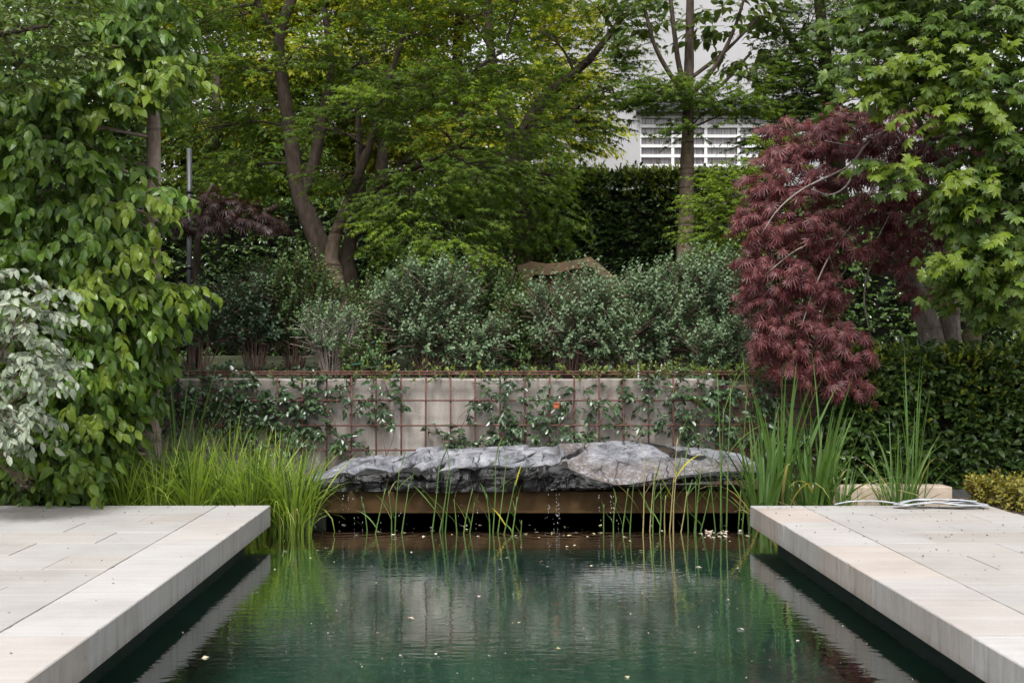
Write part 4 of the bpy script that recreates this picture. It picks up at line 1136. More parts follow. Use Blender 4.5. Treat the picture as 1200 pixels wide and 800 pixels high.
def hedge(x0, x1, y0, y1, z0, z1, n, tips, label, size=.075, tipz=.1, tm=L_OVAL):
    root = thing('evergreen_hedge', ((x0 + x1) / 2, y0, z0), label, 'hedge')
    g = Geo(); hedge_box(g, x0, x1, y0, y1, z0, z1, n, tm, size)
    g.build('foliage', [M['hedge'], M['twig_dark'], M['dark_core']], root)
    g = Geo()
    p = np.stack([rng.uniform(x0, x1, tips), rng.uniform(y0 - .05, y1, tips), z1 + rng.normal(.0, .04, tips)], 1)
    keep = np.array([mnoise.noise(Vector((a[0] * 2.1, 3, 1))) for a in p]) > -.35
    p = p[keep]
    d = np.stack([rng.normal(0, .35, len(p)), rng.normal(-.1, .35, len(p)), np.full(len(p), 1.0)], 1)
    sprays(g, p, d, tipz * rng.uniform(.6, 1.3, len(p)), 5, tm, size * .75, .02, -.25, .6, .6, 0, 1, .003, np.array([0, -.3, 0]), .4)
    q = p[: len(p) // 3].copy(); q[:, 1] = y0 - .05; q[:, 2] = z1 - np.abs(rng.normal(0, .45 * (z1 - z0) * .5, len(q)))
    q = q[q[:, 2] > z0 + .1]
    d = np.stack([rng.normal(0, .4, len(q)), rng.normal(-.7, .2, len(q)), rng.normal(.6, .2, len(q))], 1)
    sprays(g, q, d, .08, 4, tm, size * .6, .0, -.1, .6, .6, 0, 1, .003, np.array([0, -.3, 0]), .4)
    g.build('new_foliage', [M['hedge_tip'], M['twig']], root)
    return root
XY = lambda px, Y: (px - 569) / F * Y
hedge(XY(-330, 16.5), XY(150, 16.5), 16.5, 17.4, 1.15, 4.4, 2200, 40, 'dark hedge hidden in shade behind the broad leaved tree', .1, .1)
hedge(XY(560, 21), XY(905, 21), 21, 21.9, 1.35, 4.3, 3800, 1500, 'tall dark clipped hedge with light new tips below the white window', .085, .2)
hedge(XY(130, 21.6), XY(590, 21.6), 21.6, 22.4, 1.35, 3.9, 3200, 200, 'tall dark hedge in deep shade behind the forked and banded trunks', .09, .12)
hedge(XY(985, 14.25), XY(1290, 14.25), 14.2, 15.1, -.08, P(0, 424, 14.25)[2], 2300, 620, 'glossy dark green hedge with yellow green tips beside the reeds', .095, .11)
hedge(XY(905, 18.5), XY(1330, 18.5), 18.5, 19.4, 1.25, 3.6, 2600, 60, 'dark shaded hedge behind the red weeping maple', .085, .1)

def shrub(px, py_top, Y, wpx, label, leafm, stems=22, shoots=230, nl=12, size=.045, twig='twig_pink', bare=.35, vase=1.0, zbase=None, tm=L_SMALL, group=None, name='garden_shrub', top_flat=.5):
    zb = gz(XY(px, Y), Y) if zbase is None else zbase
    b = np.array([XY(px, Y), Y, zb - .02])
    H = P(px, py_top, Y)[2] - zb
    W = wpx * .9 / 2 / F * Y
    root = thing(name, b, label, 'shrub', group)
    g = Geo(); ends = []
    gl = Geo()
    for k in range(stems):
        a = 2 * math.pi * (k + R.random()) / stems
        rr = math.sqrt(R.random())
        top = b + np.array([math.cos(a) * W * rr * .85, math.sin(a) * W * .7 * rr, H * (.72 + .2 * (1 - rr ** 2) * top_flat * 2 - R.random() * .12)])
        mid = b + np.array([math.cos(a) * W * rr * .52 * vase, math.sin(a) * W * .45 * rr, H * .38]) + np.array([R.uniform(-.04, .04), R.uniform(-.04, .04), 0])
        s0 = b + np.array([math.cos(a) * .07, math.sin(a) * .07, 0])
        q = smooth_path([s0, mid, top], 9)
        tube(g, q, np.linspace(.011, .0035, 9), 5, 0, .1, True, k)
        ends.append(q)
    Q = np.array(ends)
    # side twigs
    n2 = int(shoots * 1.35)
    si, ti = rng.integers(0, stems, n2), rng.uniform(bare, 1, n2)
    f = ti * 8; i0 = np.minimum(f.astype(int), 7); fr = (f - i0)[:, None]
    A = Q[si, i0] * (1 - fr) + Q[si, i0 + 1] * fr
    cen = b + UP * H * .45
    o = nrm((A - cen) / np.array([W, W * .8, H * .6])) * .75 + rnd(n2, .45); o[:, 2] += .6
    L = rng.uniform(.14, .34, n2) * (.5 + .5 * H)
    B = A + nrm(o) * L[:, None]
    sticks(g, A, B, .0045, .0025, 0, 3)
    g.build('stem', M[twig], root)
    # leafy shoots
    for (S, D, k) in ((A + (B - A) * .25, B - A, nl), ):
        d = nrm(D) * .75 + UP * .55
        ln = L * .95
        sh = S
        d = nrm(d)
        ref = nrm(np.cross(d, np.array([.3, .5, .2]))); r2 = np.cross(d, ref)
        for i in range(k):
            t = (i + .5) / k
            ph = i * 2.4 + rng.uniform(0, .6, n2)
            rad = np.cos(ph)[:, None] * ref + np.sin(ph)[:, None] * r2
            p = sh + d * (ln * t)[:, None]
            X = d * .75 + rad * .8
            place(gl, tm, p, X, d * .6 - rad * .4 + UP * .3 + rnd(n2, .2), 1.3 * size * rng.uniform(.7, 1.2, n2) * (1.1 - .35 * t), 0, 1.25)
    gl.build('foliage', [leafm], root)
    return root
GS = 'clipped shrubs along the wall top'
shrub(232, 342, 15.7, 110, 'dark shrub with bare reddish stems, nearest the metal pole', M['shrub_dark'], 16, 260, 11, .05, 'twig_pink', .5, group=GS)
shrub(300, 318, 16.3, 120, 'dark leafy shrub between the pole and the forked trunk', M['shrub_dark'], 18, 360, 12, .05, 'twig_pink', .4, group=GS)
shrub(345, 300, 16.5, 130, 'mid green shrub growing before the forked dark trunk', M['shrub_green'], 20, 420, 12, .05, 'twig_pink', .4, group=GS)
shrub(388, 352, 15.4, 105, 'low twiggy shrub with many bare pinkish stems below the banded trunks', M['grey_green'], 34, 150, 10, .042, 'twig_pale', .45, group=GS)
shrub(450, 330, 16.2, 100, 'half bare green shrub just right of the banded trunks', M['shrub_green'], 22, 260, 12, .048, 'twig_pink', .4, group=GS)
shrub(500, 302, 15.7, 150, 'large blue green shrub standing left of the rusty steel sculpture', M['grey_green'], 26, 560, 13, .048, 'twig_pink', .3, group=GS)
shrub(575, 306, 16.7, 120, 'green shrub touching the low end of the rusty steel sculpture', M['shrub_green'], 22, 400, 13, .05, 'twig_pink', .3, group=GS)
shrub(555, 372, 15.5, 110, 'low rounded blue green shrub at the wall edge', M['grey_green'], 18, 260, 12, .045, 'twig_pink', .2, group=GS)
shrub(670, 312, 15.5, 128, 'vase shaped grey green shrub with purple stems before the rusty steel sculpture', M['grey_green'], 30, 470, 13, .044, 'twig_pink', .3, group=GS)
shrub(715, 352, 15.4, 96, 'small silvery shrub tucked under its bigger neighbours', M['grey_green'], 18, 300, 12, .045, 'twig_pink', .25, group=GS)
shrub(770, 312, 15.9, 130, 'dense blue grey shrub right of the rusty steel sculpture', M['grey_green'], 26, 560, 13, .048, 'twig_pink', .2, group=GS)
shrub(830, 292, 16.3, 140, 'tallest grey green shrub before the slim banded trunk', M['grey_green'], 28, 620, 13, .05, 'twig_pink', .2, group=GS)
shrub(838, 372, 15.5, 110, 'low grey green shrub beside the red weeping maple', M['grey_green'], 20, 300, 12, .046, 'twig_pink', .15, group=GS)
shrub(425, 400, 15.2, 60, 'smallest green shrub by the thin green tube', M['shrub_green'], 12, 100, 11, .042, 'twig_pink', .2, group=GS)
shrub(618, 344, 15.8, 105, 'small dark green shrub below the rusty steel sculpture', M['shrub_green'], 18, 330, 12, .046, 'twig_pink', .2, group=GS)

def gold_shrub(px, Y, wpx, top, label):
    shrub(px, top, Y, wpx, label, M['gold'], 18, 170, 9, .04, 'twig', .1, zbase=-.05, group='golden plants by the paving', name='golden_shrub')
gold_shrub(1165, 12.9, 80, 568, 'yellow green mound of small leaves at the paving edge by the pale hose')
gold_shrub(1212, 12.4, 80, 570, 'yellow green mound of small leaves, further from the pale hose')

# ------------------------------------------------------------------ vines on the trellis
def vine(clusters, label, tips=(), flower=None):
    """clusters: (px, py, r px, n shoots) on the wall face; stems climb from the foot of the wall through them."""
    cs = [(P(px, py, 14.53), r / F * 14.53, n) for px, py, r, n in clusters]
    x0 = np.mean([c[0][0] for c in cs])
    foot = np.array([x0, 14.5, .3])
    root = thing('climbing_vine', foot, label, 'vine', 'vines climbing the rusty grid')
    g = Geo()
    order_ = sorted(cs, key=lambda c: c[0][2])
    prev = [foot]
    for c, r, n in order_:
        a = min(prev, key=lambda q: np.linalg.norm(q - c))
        for _ in range(2):
            m = (a + c) / 2 + np.array([R.uniform(-.08, .08), R.uniform(-.06, .04), R.uniform(-.05, .05)])
            tube(g, smooth_path([a, m, c + rnd(1, r * .3)[0] * np.array([1, .3, 1])], 8), np.linspace(.005, .003, 8), 5, 0)
        prev.append(c)
    g.build('stem', M['twig_pink'], root)
    g = Geo()
    for c, r, n in cs:
        v, q = ell_pts(n, .1)
        p = c + q * np.array([r, .07, r])
        d = v * np.array([1, .6, .7]) + np.array([0, -.5, .1]) + rnd(n, .3)
        sprays(g, p, d, .13, 5, L_OVAL, .078, .25, .3, .7, 1.0, 0, 1, .0025, np.array([0, -.6, 0]), .5)
    g.build('foliage', [M['vine'], M['twig']], root)
    if tips:
        g = Geo()
        for px, py, wpx, n in tips:
            n = max(4, int(n * .65))
            p = np.stack([XY(rng.uniform(px - wpx, px + wpx, n), 14.5), rng.uniform(14.4, 14.85, n), P(0, py, 14.55)[2] + rng.normal(-.06, .04, n)], 1)
            d = np.stack([rng.normal(0, .4, n), rng.normal(-.2, .3, n), rng.uniform(.5, 1, n)], 1)
            sprays(g, p, d, .13 * rng.uniform(.6, 1.3, n), 6, L_OVAL, .05, .05, -.1, .6, .8, 0, 1, .0025, np.array([0, -.4, 0]), .5)
        g.build('new_foliage', [M['vine_tip'], M['twig']], root)
    if flower:
        c = P(*flower)
        g = Geo()
        for ring, (k, s, up) in enumerate(((9, .042, -.15), (7, .03, .2))):
            a = np.arange(k) * 2 * math.pi / k + ring * .3
            X = np.stack([np.cos(a), np.full(k, -.3 - .4 * ring), np.sin(a)], 1)
            place(g, L_SMALL, np.repeat(c[None], k, 0), X, np.tile([0, -1.0, up], (k, 1)), s, 0, 1.6)
        g.build('flower', M['orange'], root)
vine([(205, 455, 22, 30), (235, 462, 26, 40), (215, 490, 24, 30), (270, 452, 28, 48), (262, 488, 26, 36)], 'dark leafy vine above the tall grass, nearest the broad leaf tree')
vine([(300, 470, 26, 36), (330, 482, 28, 40), (320, 505, 24, 30), (350, 470, 22, 26), (368, 490, 20, 22), (300, 500, 22, 26), (350, 515, 16, 14)], 'dense dark vine over the grass, next to bare concrete', [(350, 441, 40, 10)])
vine([(372, 462, 18, 18), (405, 462, 20, 16), (395, 512, 18, 12), (412, 522, 14, 8), (425, 485, 14, 7)], 'thin vine climbing above the end of the rock with two low leaf clusters', [(420, 440, 40, 16)])
vine([(455, 460, 15, 10), (462, 482, 14, 9), (445, 478, 12, 6), (450, 440, 18, 8)], 'sparse vine strand on bare concrete above the clefts in the rock', [(455, 436, 30, 18), (500, 436, 20, 14)])
vine([(517, 515, 17, 13), (538, 505, 16, 9), (538, 522, 12, 8), (549, 478, 7, 3), (565, 460, 14, 8)], 'low leaf clusters with one long shoot, left of the middle of the wall', [(545, 437, 40, 26)])
vine([(590, 478, 16, 14), (598, 462, 14, 10), (590, 515, 20, 20), (612, 500, 14, 9), (600, 440, 16, 8), (578, 512, 14, 9)], 'vine ladder of small clusters left of the orange flower', [(600, 437, 36, 26)])
vine([(635, 462, 15, 10), (640, 492, 18, 12), (618, 505, 16, 12), (660, 515, 20, 20), (655, 498, 12, 7), (672, 468, 14, 8)], 'vine around the single orange flower', [(660, 437, 40, 28)], (652, 475, 14.38))
vine([(678, 460, 18, 14), (705, 478, 15, 10), (720, 460, 13, 8), (690, 520, 16, 10), (700, 497, 12, 5)], 'airy vine right of the orange flower', [(715, 437, 30, 30)])
vine([(755, 460, 19, 18), (775, 452, 16, 14), (740, 492, 12, 5), (748, 515, 14, 8), (800, 450, 14, 10)], 'vine cluster high on the grid right of the airy one', [(765, 436, 40, 44)])
vine([(790, 490, 20, 22), (805, 472, 18, 18), (815, 500, 18, 18), (838, 455, 18, 20), (835, 480, 18, 20), (852, 465, 18, 20), (862, 500, 20, 22), (822, 520, 14, 10)], 'thick vine at the end of bare concrete by the reeds', [(830, 435, 50, 60)])
vine([(885, 470, 18, 20), (905, 460, 18, 18), (880, 500, 20, 22), (900, 520, 22, 24), (940, 500, 22, 24), (945, 530, 24, 30), (985, 480, 18, 20), (930, 550, 20, 22)], 'dark vine on the block wall under the red maple', [(880, 436, 30, 26)])
vine([(1000, 520, 22, 26), (1020, 470, 26, 30), (1010, 550, 22, 22), (1045, 500, 20, 16), (1090, 500, 20, 14), (1040, 550, 16, 12)], 'dark vine on the block wall between reeds and glossy hedge')

# ------------------------------------------------------------------ grasses and reeds
def blades(g, base, az, length, width, lean0, bend, mat=0, K=9, pw=1.6):
    n = len(base)
    t = np.linspace(0, 1, K)
    ang = lean0[:, None] + bend[:, None] * t[None] ** pw
    dl = length[:, None] / (K - 1)
    h = np.cumsum(np.sin(ang) * dl, 1) - np.sin(ang[:, :1]) * dl
    z = np.cumsum(np.cos(ang) * dl, 1) - np.cos(ang[:, :1]) * dl
    dirx, diry = np.cos(az), np.sin(az)
    mid = np.stack([base[:, 0:1] + h * dirx[:, None], base[:, 1:2] + h * diry[:, None], base[:, 2:3] + z], -1)
    tw = az[:, None] + math.pi / 2 + rng.normal(0, .5, (n, 1)) + rng.normal(0, .5, (n, 1)) * t[None]
    w = width[:, None] * np.where(t < .55, .75 + .25 * t / .55, np.maximum(0.03, 1 - (t - .55) / .45) ** .8)[None] * .5
    sd_ = np.stack([np.cos(tw), np.sin(tw), np.zeros_like(tw)], -1)
    A, B = mid + sd_ * w[..., None], mid - sd_ * w[..., None]
    V = np.stack([A, B], 2).reshape(n, K * 2, 3)
    f = np.array([[2 * i, 2 * i + 1, 2 * i + 3, 2 * i + 2] for i in range(K - 1)])
    g.add(V.reshape(-1, 3), (f[None] + (np.arange(n) * 2 * K)[:, None, None]).reshape(-1, 4), mat, True)
    return mid

def grass_clump(px, Y, n, hpx, spread, label, ms=('blade', 'blade_dark'), w=.0165, group='tall grasses behind the paving', name='grass_clump', lean=.16, bend=1.0, z=WZ - .09, dry=3):
    b = np.array([XY(px, Y), Y, z])
    root = thing(name, b, label, 'grass', group)
    g = Geo()
    for mi, frac in ((0, 1.1), (1, .45)):
        k = int(n * frac)
        a = rng.uniform(0, 2 * math.pi, k)
        r = np.abs(rng.normal(0, spread, k))
        base = b + np.stack([np.cos(a) * r, np.sin(a) * r * .7, np.zeros(k)], 1)
        H = hpx / F * Y
        blades(g, base, a + rng.normal(0, .5, k), H * rng.uniform(.5, 1.25, k), w * rng.uniform(.6, 1.3, k), np.abs(rng.normal(lean, .1, k)), bend * rng.gamma(2.0, .45, k), mi)
    if dry:
        a = rng.uniform(0, 2 * math.pi, dry)
        blades(g, np.repeat(b[None], dry, 0), a, H * rng.uniform(.7, 1.1, dry), w * rng.uniform(.6, 1, dry), rng.uniform(.3, .7, dry), rng.uniform(1, 2, dry), 2)
    g.build('foliage', [M[ms[0]], M[ms[1]], M['reed_dry']], root)
    return root
for a in ((138, 12.75, 60, 105, .07, 'first low grass clump at the paving edge, touching the broad leaf tree'), (150, 12.9, 70, 120, .07, 'thin grass clump under the broad leaf tree'), (190, 13.3, 90, 130, .08, 'shaded darker grass clump behind the paving, next to the broad leaf tree', ('blade_dark', 'blade_dark')), (185, 12.85, 80, 110, .07, 'short bright grass clump at the paving edge near the broad leaf tree'),
          (228, 12.9, 120, 122, .08, 'arching bright grass clump under the dense vine'), (262, 13.1, 120, 128, .09, 'upright grass clump in the middle of the grass row'), (295, 12.85, 130, 118, .08, 'bright yellow green grass clump behind the paving corner'),
          (322, 13.0, 120, 115, .08, 'grass clump just past the paving corner'), (345, 12.75, 150, 112, .08, 'outermost yellow green grass clump dipping into the pool'), (208, 13.4, 40, 190, .05, 'tallest dark reed tuft rising before the vines', ('blade_dark', 'reed'))):
    grass_clump(*a)

def reed_clump(px, Y, n, hpx, spread, label, w=.03, ms=('reed', 'blade_dark'), bend=.6, z=WZ - .09, dry=4, lean=.1):
    return grass_clump(px, Y, int(n * .72), hpx * (1.22 if n < 30 else 1.08), spread, label, ms, w, 'reed clumps behind the pool', 'reed_clump', lean, bend, z, dry)
reed_clump(893, 13.15, 34, 125, .07, 'tall broad reed clump at the end of the rock', .036)
reed_clump(915, 13.3, 26, 150, .07, 'tallest broad reed clump before the dark vine', .04, bend=.3)
reed_clump(952, 13.1, 54, 120, .1, 'dense broad reed clump below the red maple', .036, bend=.45)
reed_clump(968, 13.3, 20, 150, .06, 'few tall broad blades behind the dense reed clump', .042, bend=.25)
reed_clump(985, 12.95, 36, 90, .07, 'short reed clump at the paving before the kerb', .022)
reed_clump(1052, 13.05, 60, 112, .08, 'narrow leaved reed clump before the kerb end', .02, bend=.7, dry=5)
reed_clump(1068, 13.2, 22, 150, .05, 'tallest thin rushes before the glossy hedge', .015, bend=.2)

def water_reed(px, Y, stems, label):
    """stems: (dx px, height px, lean px, leaves). Each stem is upright with leaves set at an angle."""
    b = np.array([XY(px, Y), Y, WZ - .1])
    root = thing('water_reed', b, label, 'reed', 'reeds standing in the water before the rock')
    s, l = Geo(), Geo()
    for dx, h, ln, nlv, mt in stems:
        H = 1.2 * h / F * Y + .1
        p0 = b + np.array([dx / F * Y, R.uniform(-.12, .12), 0])
        top = p0 + np.array([ln / F * Y, R.uniform(-.05, .05), H])
        q = smooth_path([p0, (p0 + top) / 2 + np.array([R.uniform(-.015, .015), 0, 0]), top], 8)
        tube(s, q, np.linspace(.0085, .004, 8), 5, 0)
        mi = dict(g=0, d=1, y=2)[mt]
        for k in range(nlv):
            f = .3 + .65 * (k + R.random() * .5) / max(nlv, 1)
            i = min(6, int(f * 7)); pt = q[i]
            az = (0 if (k % 2) else math.pi) + R.uniform(-.5, .5)
            L = H * R.uniform(.3, .6)
            blades(l, pt[None], np.array([az]), np.array([L]), np.array([R.uniform(.014, .026)]), np.array([R.uniform(.25, .7)]), np.array([R.uniform(.0, .9)]), mi, 8)
        blades(l, q[-1][None] - UP * .05, np.array([R.choice([0.0, math.pi])]), np.array([H * .35]), np.array([.018]), np.array([R.uniform(.05, .3)]), np.array([R.uniform(0, .5)]), mi, 8)
    s.build('stem', M['reed_dry'] if stems[0][4] != 'g' else M['reed'], root)
    l.build('foliage', [M['reed'], M['reed_dry'], M['reed_yellow']], root)
water_reed(462, 12.9, [(0, 62, 6, 2, 'g'), (8, 48, 10, 2, 'g'), (-3, 40, -4, 1, 'd')], 'reed with three stems near the grass end of the rock')
water_reed(430, 12.8, [(0, 28, -6, 1, 'g'), (8, 44, 14, 1, 'g')], 'short two stemmed reed next to the outermost grass')
water_reed(515, 12.85, [(-10, 66, 10, 2, 'g'), (-2, 70, 14, 2, 'g'), (6, 55, 8, 1, 'g'), (2, 30, 4, 1, 'd')], 'leaning reed of four stems below the deepest rock cleft')
water_reed(540, 12.75, [(-4, 34, -4, 1, 'g'), (2, 44, 12, 1, 'd'), (8, 30, 8, 1, 'g')], 'low bent reed beside the leaning one')
water_reed(580, 12.8, [(-3, 72, 4, 3, 'g'), (2, 74, 12, 2, 'g'), (8, 52, 16, 2, 'y'), (-6, 40, -4, 1, 'g'), (18, 36, 8, 1, 'g')], 'bushy reed with a bleached stem before the middle of the rock')
water_reed(600, 12.75, [(0, 26, 4, 1, 'g'), (8, 14, 3, 1, 'g')], 'tiny reed shoots near the middle of the rock')
water_reed(728, 12.95, [(-10, 34, 3, 1, 'g'), (0, 42, 8, 1, 'g'), (8, 50, 5, 1, 'g'), (-20, 26, 0, 0, 'g')], 'cluster of short thin shoots before the smooth rock face')
water_reed(752, 12.85, [(0, 72, 2, 3, 'd'), (10, 55, 6, 2, 'g')], 'dry brown stemmed reed with wide spread leaves')
water_reed(765, 12.9, [(0, 58, 4, 2, 'g'), (6, 48, 2, 2, 'g')], 'slender green reed between the dry and the yellow one')
water_reed(790, 12.85, [(-6, 92, 10, 2, 'y'), (-2, 60, 3, 2, 'g'), (6, 40, 10, 1, 'g'), (-10, 36, 0, 1, 'g')], 'tall reed with bright yellow leaf in the water before the rock')
water_reed(812, 12.9, [(-4, 66, -6, 3, 'g'), (4, 62, 8, 3, 'g'), (0, 50, 2, 2, 'g'), (8, 40, 14, 2, 'g')], 'fan shaped green reed next to the yellow leaved one')
water_reed(845, 12.95, [(0, 150, -4, 3, 'g'), (6, 140, 6, 3, 'g'), (3, 120, 2, 2, 'g'), (-4, 60, -8, 1, 'g')], 'tall straight reed between the rock end and the paving')
water_reed(865, 13.1, [(0, 130, 10, 3, 'g'), (5, 70, 12, 2, 'g')], 'thin tall reed just before the rock end')

# ------------------------------------------------------------------ small things
# metal pole
b = P(222, 430, 17)
root = thing('metal_pole', b, 'grey galvanised pole standing behind the broad leaf tree', 'pole')
g = Geo(); tube(g, [b, b + UP * 1.5, b + UP * 2.9], .036, 12); g.build('shaft', M['steel'], root)
for h in (1.3, 2.3):
    g = Geo(); tube(g, [b + UP * h, b + UP * (h + .05)], .043, 12); g.build('clamp', M['black'], root)

# rusty folded steel sculpture behind the shrubs
def sculpture():
    Y = 17.6
    out = [(606, 312), (622, 306), (640, 309), (660, 307), (692, 301), (706, 312), (728, 331), (722, 352), (716, 420), (690, 420), (612, 420)]
    inn = [(612, 340), (626, 322), (646, 322), (668, 316), (690, 312), (702, 322), (712, 340), (706, 360), (700, 420), (690, 420), (618, 420)]
    root = thing('steel_sculpture', P(665, 425, Y), 'rust brown angular steel form showing above the shrubs', 'sculpture')
    g = Geo(); n = len(out)
    V = [P(x, y, Y) for x, y in out] + [P(x, y, Y) for x, y in inn] + [P(x, y, Y) + np.array([0, .9, 0]) for x, y in out] + [P(x, y, Y) + np.array([0, .9, 0]) for x, y in inn]
    f = []
    for i in range(n - 1):
        f += [[i, i + n, i + n + 1, i + 1], [i, i + 1, i + 2 * n + 1, i + 2 * n], [i + n, i + 3 * n, i + 3 * n + 1, i + n + 1], [i + 2 * n, i + 2 * n + 1, i + 3 * n + 1, i + 3 * n]]
    g.add(V, np.array(f)); g.build('folded_plate', M['corten'], root)
    g = Geo()
    Vb = [P(x, y, Y + .02) + np.array([0, .22, 0]) for x, y in inn]
    Vc = [v + np.array([0, .02, 0]) for v in Vb]
    f4 = [[i, i + 1, i + 1 + n, i + n] for i in range(n - 1)]
    g.add(Vb + Vc, [np.array([list(range(n))[::-1], list(range(n, 2 * n))]), np.array(f4)]); g.build('inner_plate', M['corten'], root)
sculpture()

# small spot lights on the wall top and in the hedge
def spot(p, tilt, label):
    root = thing('garden_spotlight', p, label, 'spotlight', 'small garden spotlights')
    d = nrm(np.array(tilt, float))
    g = Geo(); tube(g, [p, p + UP * .1], .006, 8); g.build('stake', M['black'], root)
    c = p + UP * .12
    g = Geo(); tube(g, [c - d * .09, c - d * .015, c + d * .015, c + d * .09, c + d * .1], [.022, .026, .026, .026, .024], 14); g.build('lamp_body', M['white'], root)
    g = Geo(); tube(g, [c - d * .014, c + d * .014], .0285, 14); g.build('clamp', M['black'], root)
spot(P(274, 446, 14.95), (-.55, -.1, .5), 'small white spotlight tilted on the soil edge above the vines')
spot(P(1183, 420, 14.8), (-.4, -.2, .75), 'small white spotlight poking out of the glossy hedge top')
# plant label stakes
for px, h, lab in ((748, .17, 'thin white plant tag upright before the small silvery shrub'), (770, .15, 'white plant tag leaning under the dense blue grey shrub')):
    g = Geo(); p = P(px, 443, 14.98); t = .35 if px == 770 else .02
    V = []
    for dy in (0, .003):
        V += [p + np.array([-.009, dy, -.06]), p + np.array([.009, dy, -.06]), p + np.array([.009 + t * h, dy, h]), p + np.array([t * h, dy, h + .015]), p + np.array([-.009 + t * h, dy, h])]
    g.add(V, [np.array([[0, 1, 2, 3, 4], [9, 8, 7, 6, 5]]), np.array([[i, (i + 5), (i + 1) % 5 + 5, (i + 1) % 5] for i in range(5)])])
    tag(g.build('plant_tag', M['white'], None, p), lab, 'plant tag')
# green irrigation tube
g = Geo(); tube(g, smooth_path([P(408, 428, 15.1), P(424, 425, 15.05), P(434, 416, 15.05), P(432, 405, 15.15), P(440, 400, 15.4)], 20), .008, 6)
tag(g.build('irrigation_tube', M['green_tube']), 'thin green tube looping out of the soil by the smallest shrub', 'tube')

# pale lay-flat hose folded on the right paving
def hose():
    root = thing('flat_hose', (4.1, 12.2, 0), 'pale grey flat plastic hose lying folded on the paving edge', 'hose')
    g = Geo()
    pts = smooth_path([(3.35, 12.28, .012), (3.5, 12.24, .045), (3.75, 12.22, .05), (3.95, 12.2, .03), (4.1, 12.26, .05), (4.3, 12.2, .035), (4.5, 12.16, .045), (4.68, 12.24, .03), (4.72, 12.12, .025), (4.5, 12.08, .03), (4.25, 12.12, .05), (4.0, 12.1, .03), (3.92, 12.16, .03), (4.1, 12.2, .065), (4.4, 12.18, .07), (4.66, 12.16, .055)], 120)
    t = nrm(np.gradient(pts, axis=0)); s = nrm(np.cross(t, UP))
    V = []
    for i, p in enumerate(pts):
        w = .04 + .025 * mnoise.noise(Vector((i * .23, 0, 0))) if i > 30 else .007
        h = .007 + .006 * abs(mnoise.noise(Vector((i * .5, 3, 0))))
        tw = .6 * mnoise.noise(Vector((i * .3, 7, 0)))
        for c, d in ((-1, 0), (-.5, 1), (.5, 1), (1, 0), (.5, -.7), (-.5, -.7)):
            V.append(p + s[i] * c * w + UP * (d * h + tw * c * w * .5) + UP * .008)
    f = [[i * 6 + k, i * 6 + (k + 1) % 6, (i + 1) * 6 + (k + 1) % 6, (i + 1) * 6 + k] for i in range(119) for k in range(6)]
    g.add(V, np.array(f), 0, True)
    g.build('sleeve', M['hose'], root)
hose()

# debris on the decks, petals on the water, falling drops: nobody could count them
def litter(name, pts, tm, smin, smax, material, label, flat=True):
    n = len(pts); g = Geo()
    a = rng.uniform(0, 2 * math.pi, n)
    X = np.stack([np.cos(a), np.sin(a), rng.normal(0, .15, n)], 1)
    place(g, tm, pts, X, np.tile(UP, (n, 1)) + rnd(n, .15), rng.uniform(smin, smax, n), 0)
    tag(g.build(name, material), label, 'litter', kind='stuff')
L_BIT = [t_leaf([(0, 0), (.5, .3), (1, 0)], .5, .6), t_leaf([(0, 0), (.5, .16), (1, 0)], -.3, .5)]
a = np.stack([rng.uniform(-4.6, -2.15, 130), DE - 7 * rng.uniform(0, 1, 130) ** 1.5 - .05, np.full(130, .006)], 1)
b = np.stack([rng.uniform(2.65, 4.8, 210), DE - .05 - 4 * rng.uniform(0, 1, 210) ** 2, np.full(210, .006)], 1)
litter('leaf_litter', np.concatenate([a, b]), L_BIT, .006, .03, M['debris'], 'scattered dark crumbs of dry leaf on both pavings')
n = 620
yy = 13.55 - 8.6 * rng.uniform(0, 1, n) ** .8
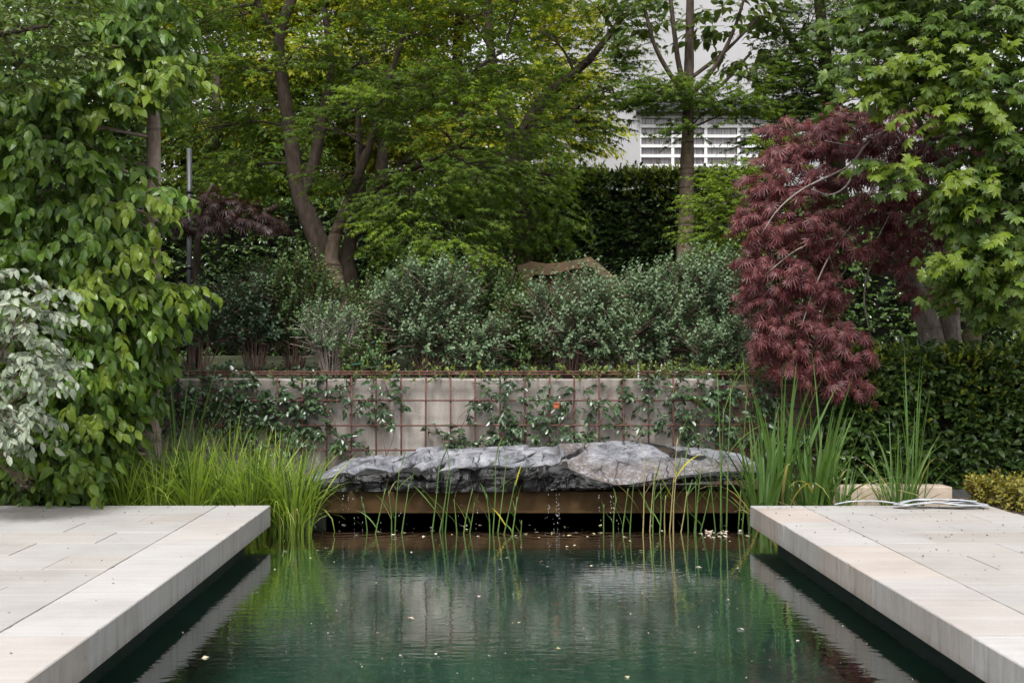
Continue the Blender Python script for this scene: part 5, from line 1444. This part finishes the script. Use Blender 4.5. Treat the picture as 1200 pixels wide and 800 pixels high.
a = np.stack([rng.uniform(-2.0, 2.45, n), yy, np.full(n, WZ + .003)], 1)
litter('floating_specks', a, L_BIT, .004, .013, M['petal'], 'fine pale pollen specks floating on the dark pool')
n = 46
a = np.stack([rng.uniform(-1.9, 2.4, n), rng.uniform(5.5, 12.5, n), np.full(n, WZ + .004)], 1)
n2 = 38
b = np.stack([rng.uniform(-1.7, 2.5, n2), rng.uniform(12.5, 13.4, n2), np.full(n2, WZ + .004)], 1)
c = np.stack([rng.normal(2.35, .12, 40), rng.normal(12.75, .15, 40), np.full(40, WZ + .004)], 1)
litter('floating_petals', np.concatenate([a, b, c]), L_SMALL, .025, .075, M['petal'], 'pale fallen petals and bits of leaf floating on the pool')
g = Geo()
for px, n in ((402, 10), (408, 9), (414, 7), (425, 8), (448, 4), (470, 7), (540, 3), (560, 6), (643, 12), (652, 26), (655, 20), (702, 14), (716, 20), (719, 14), (872, 4)):
    for _ in range(int(n * .7)):
        z = R.uniform(WZ + .02, .0); r = R.uniform(.0014, .0034)
        c0 = np.array([XY(px + R.gauss(0, .5 + 6 * max(0, -.2 - z) * 8), 13.3), 13.3 + R.uniform(-.03, .03), z])
        tube(g, [c0 - UP * r * 1.6, c0 - UP * r * .6, c0 + UP * r * .6, c0 + UP * r * 4.5], [r * .3, r, r * .8, r * .1], 5)
tag(g.build('water_drops', M['drop']), 'strings of water drops falling from the rock slab into the pool', 'water drops', kind='stuff')
# low ground cover on the raised bed
g = Geo()
n = 900
p = np.stack([rng.uniform(-4.6, 4.5, n), rng.uniform(14.95, 17, n), np.full(n, 1.15)], 1)
p[:, 2] = [gz(q[0], q[1]) for q in p]
d = np.stack([rng.normal(0, .6, n), rng.normal(-.2, .5, n), rng.uniform(.2, 1, n)], 1)
sprays(g, p, d, .14, 5, L_OVAL, .05, .1, .1, .8, .9, 0, 1, .003, None, .5)
tag(g.build('ground_cover', [M['shrub_dark'], M['twig']]), 'low dark creeping plants covering the raised soil', 'ground cover', kind='stuff')
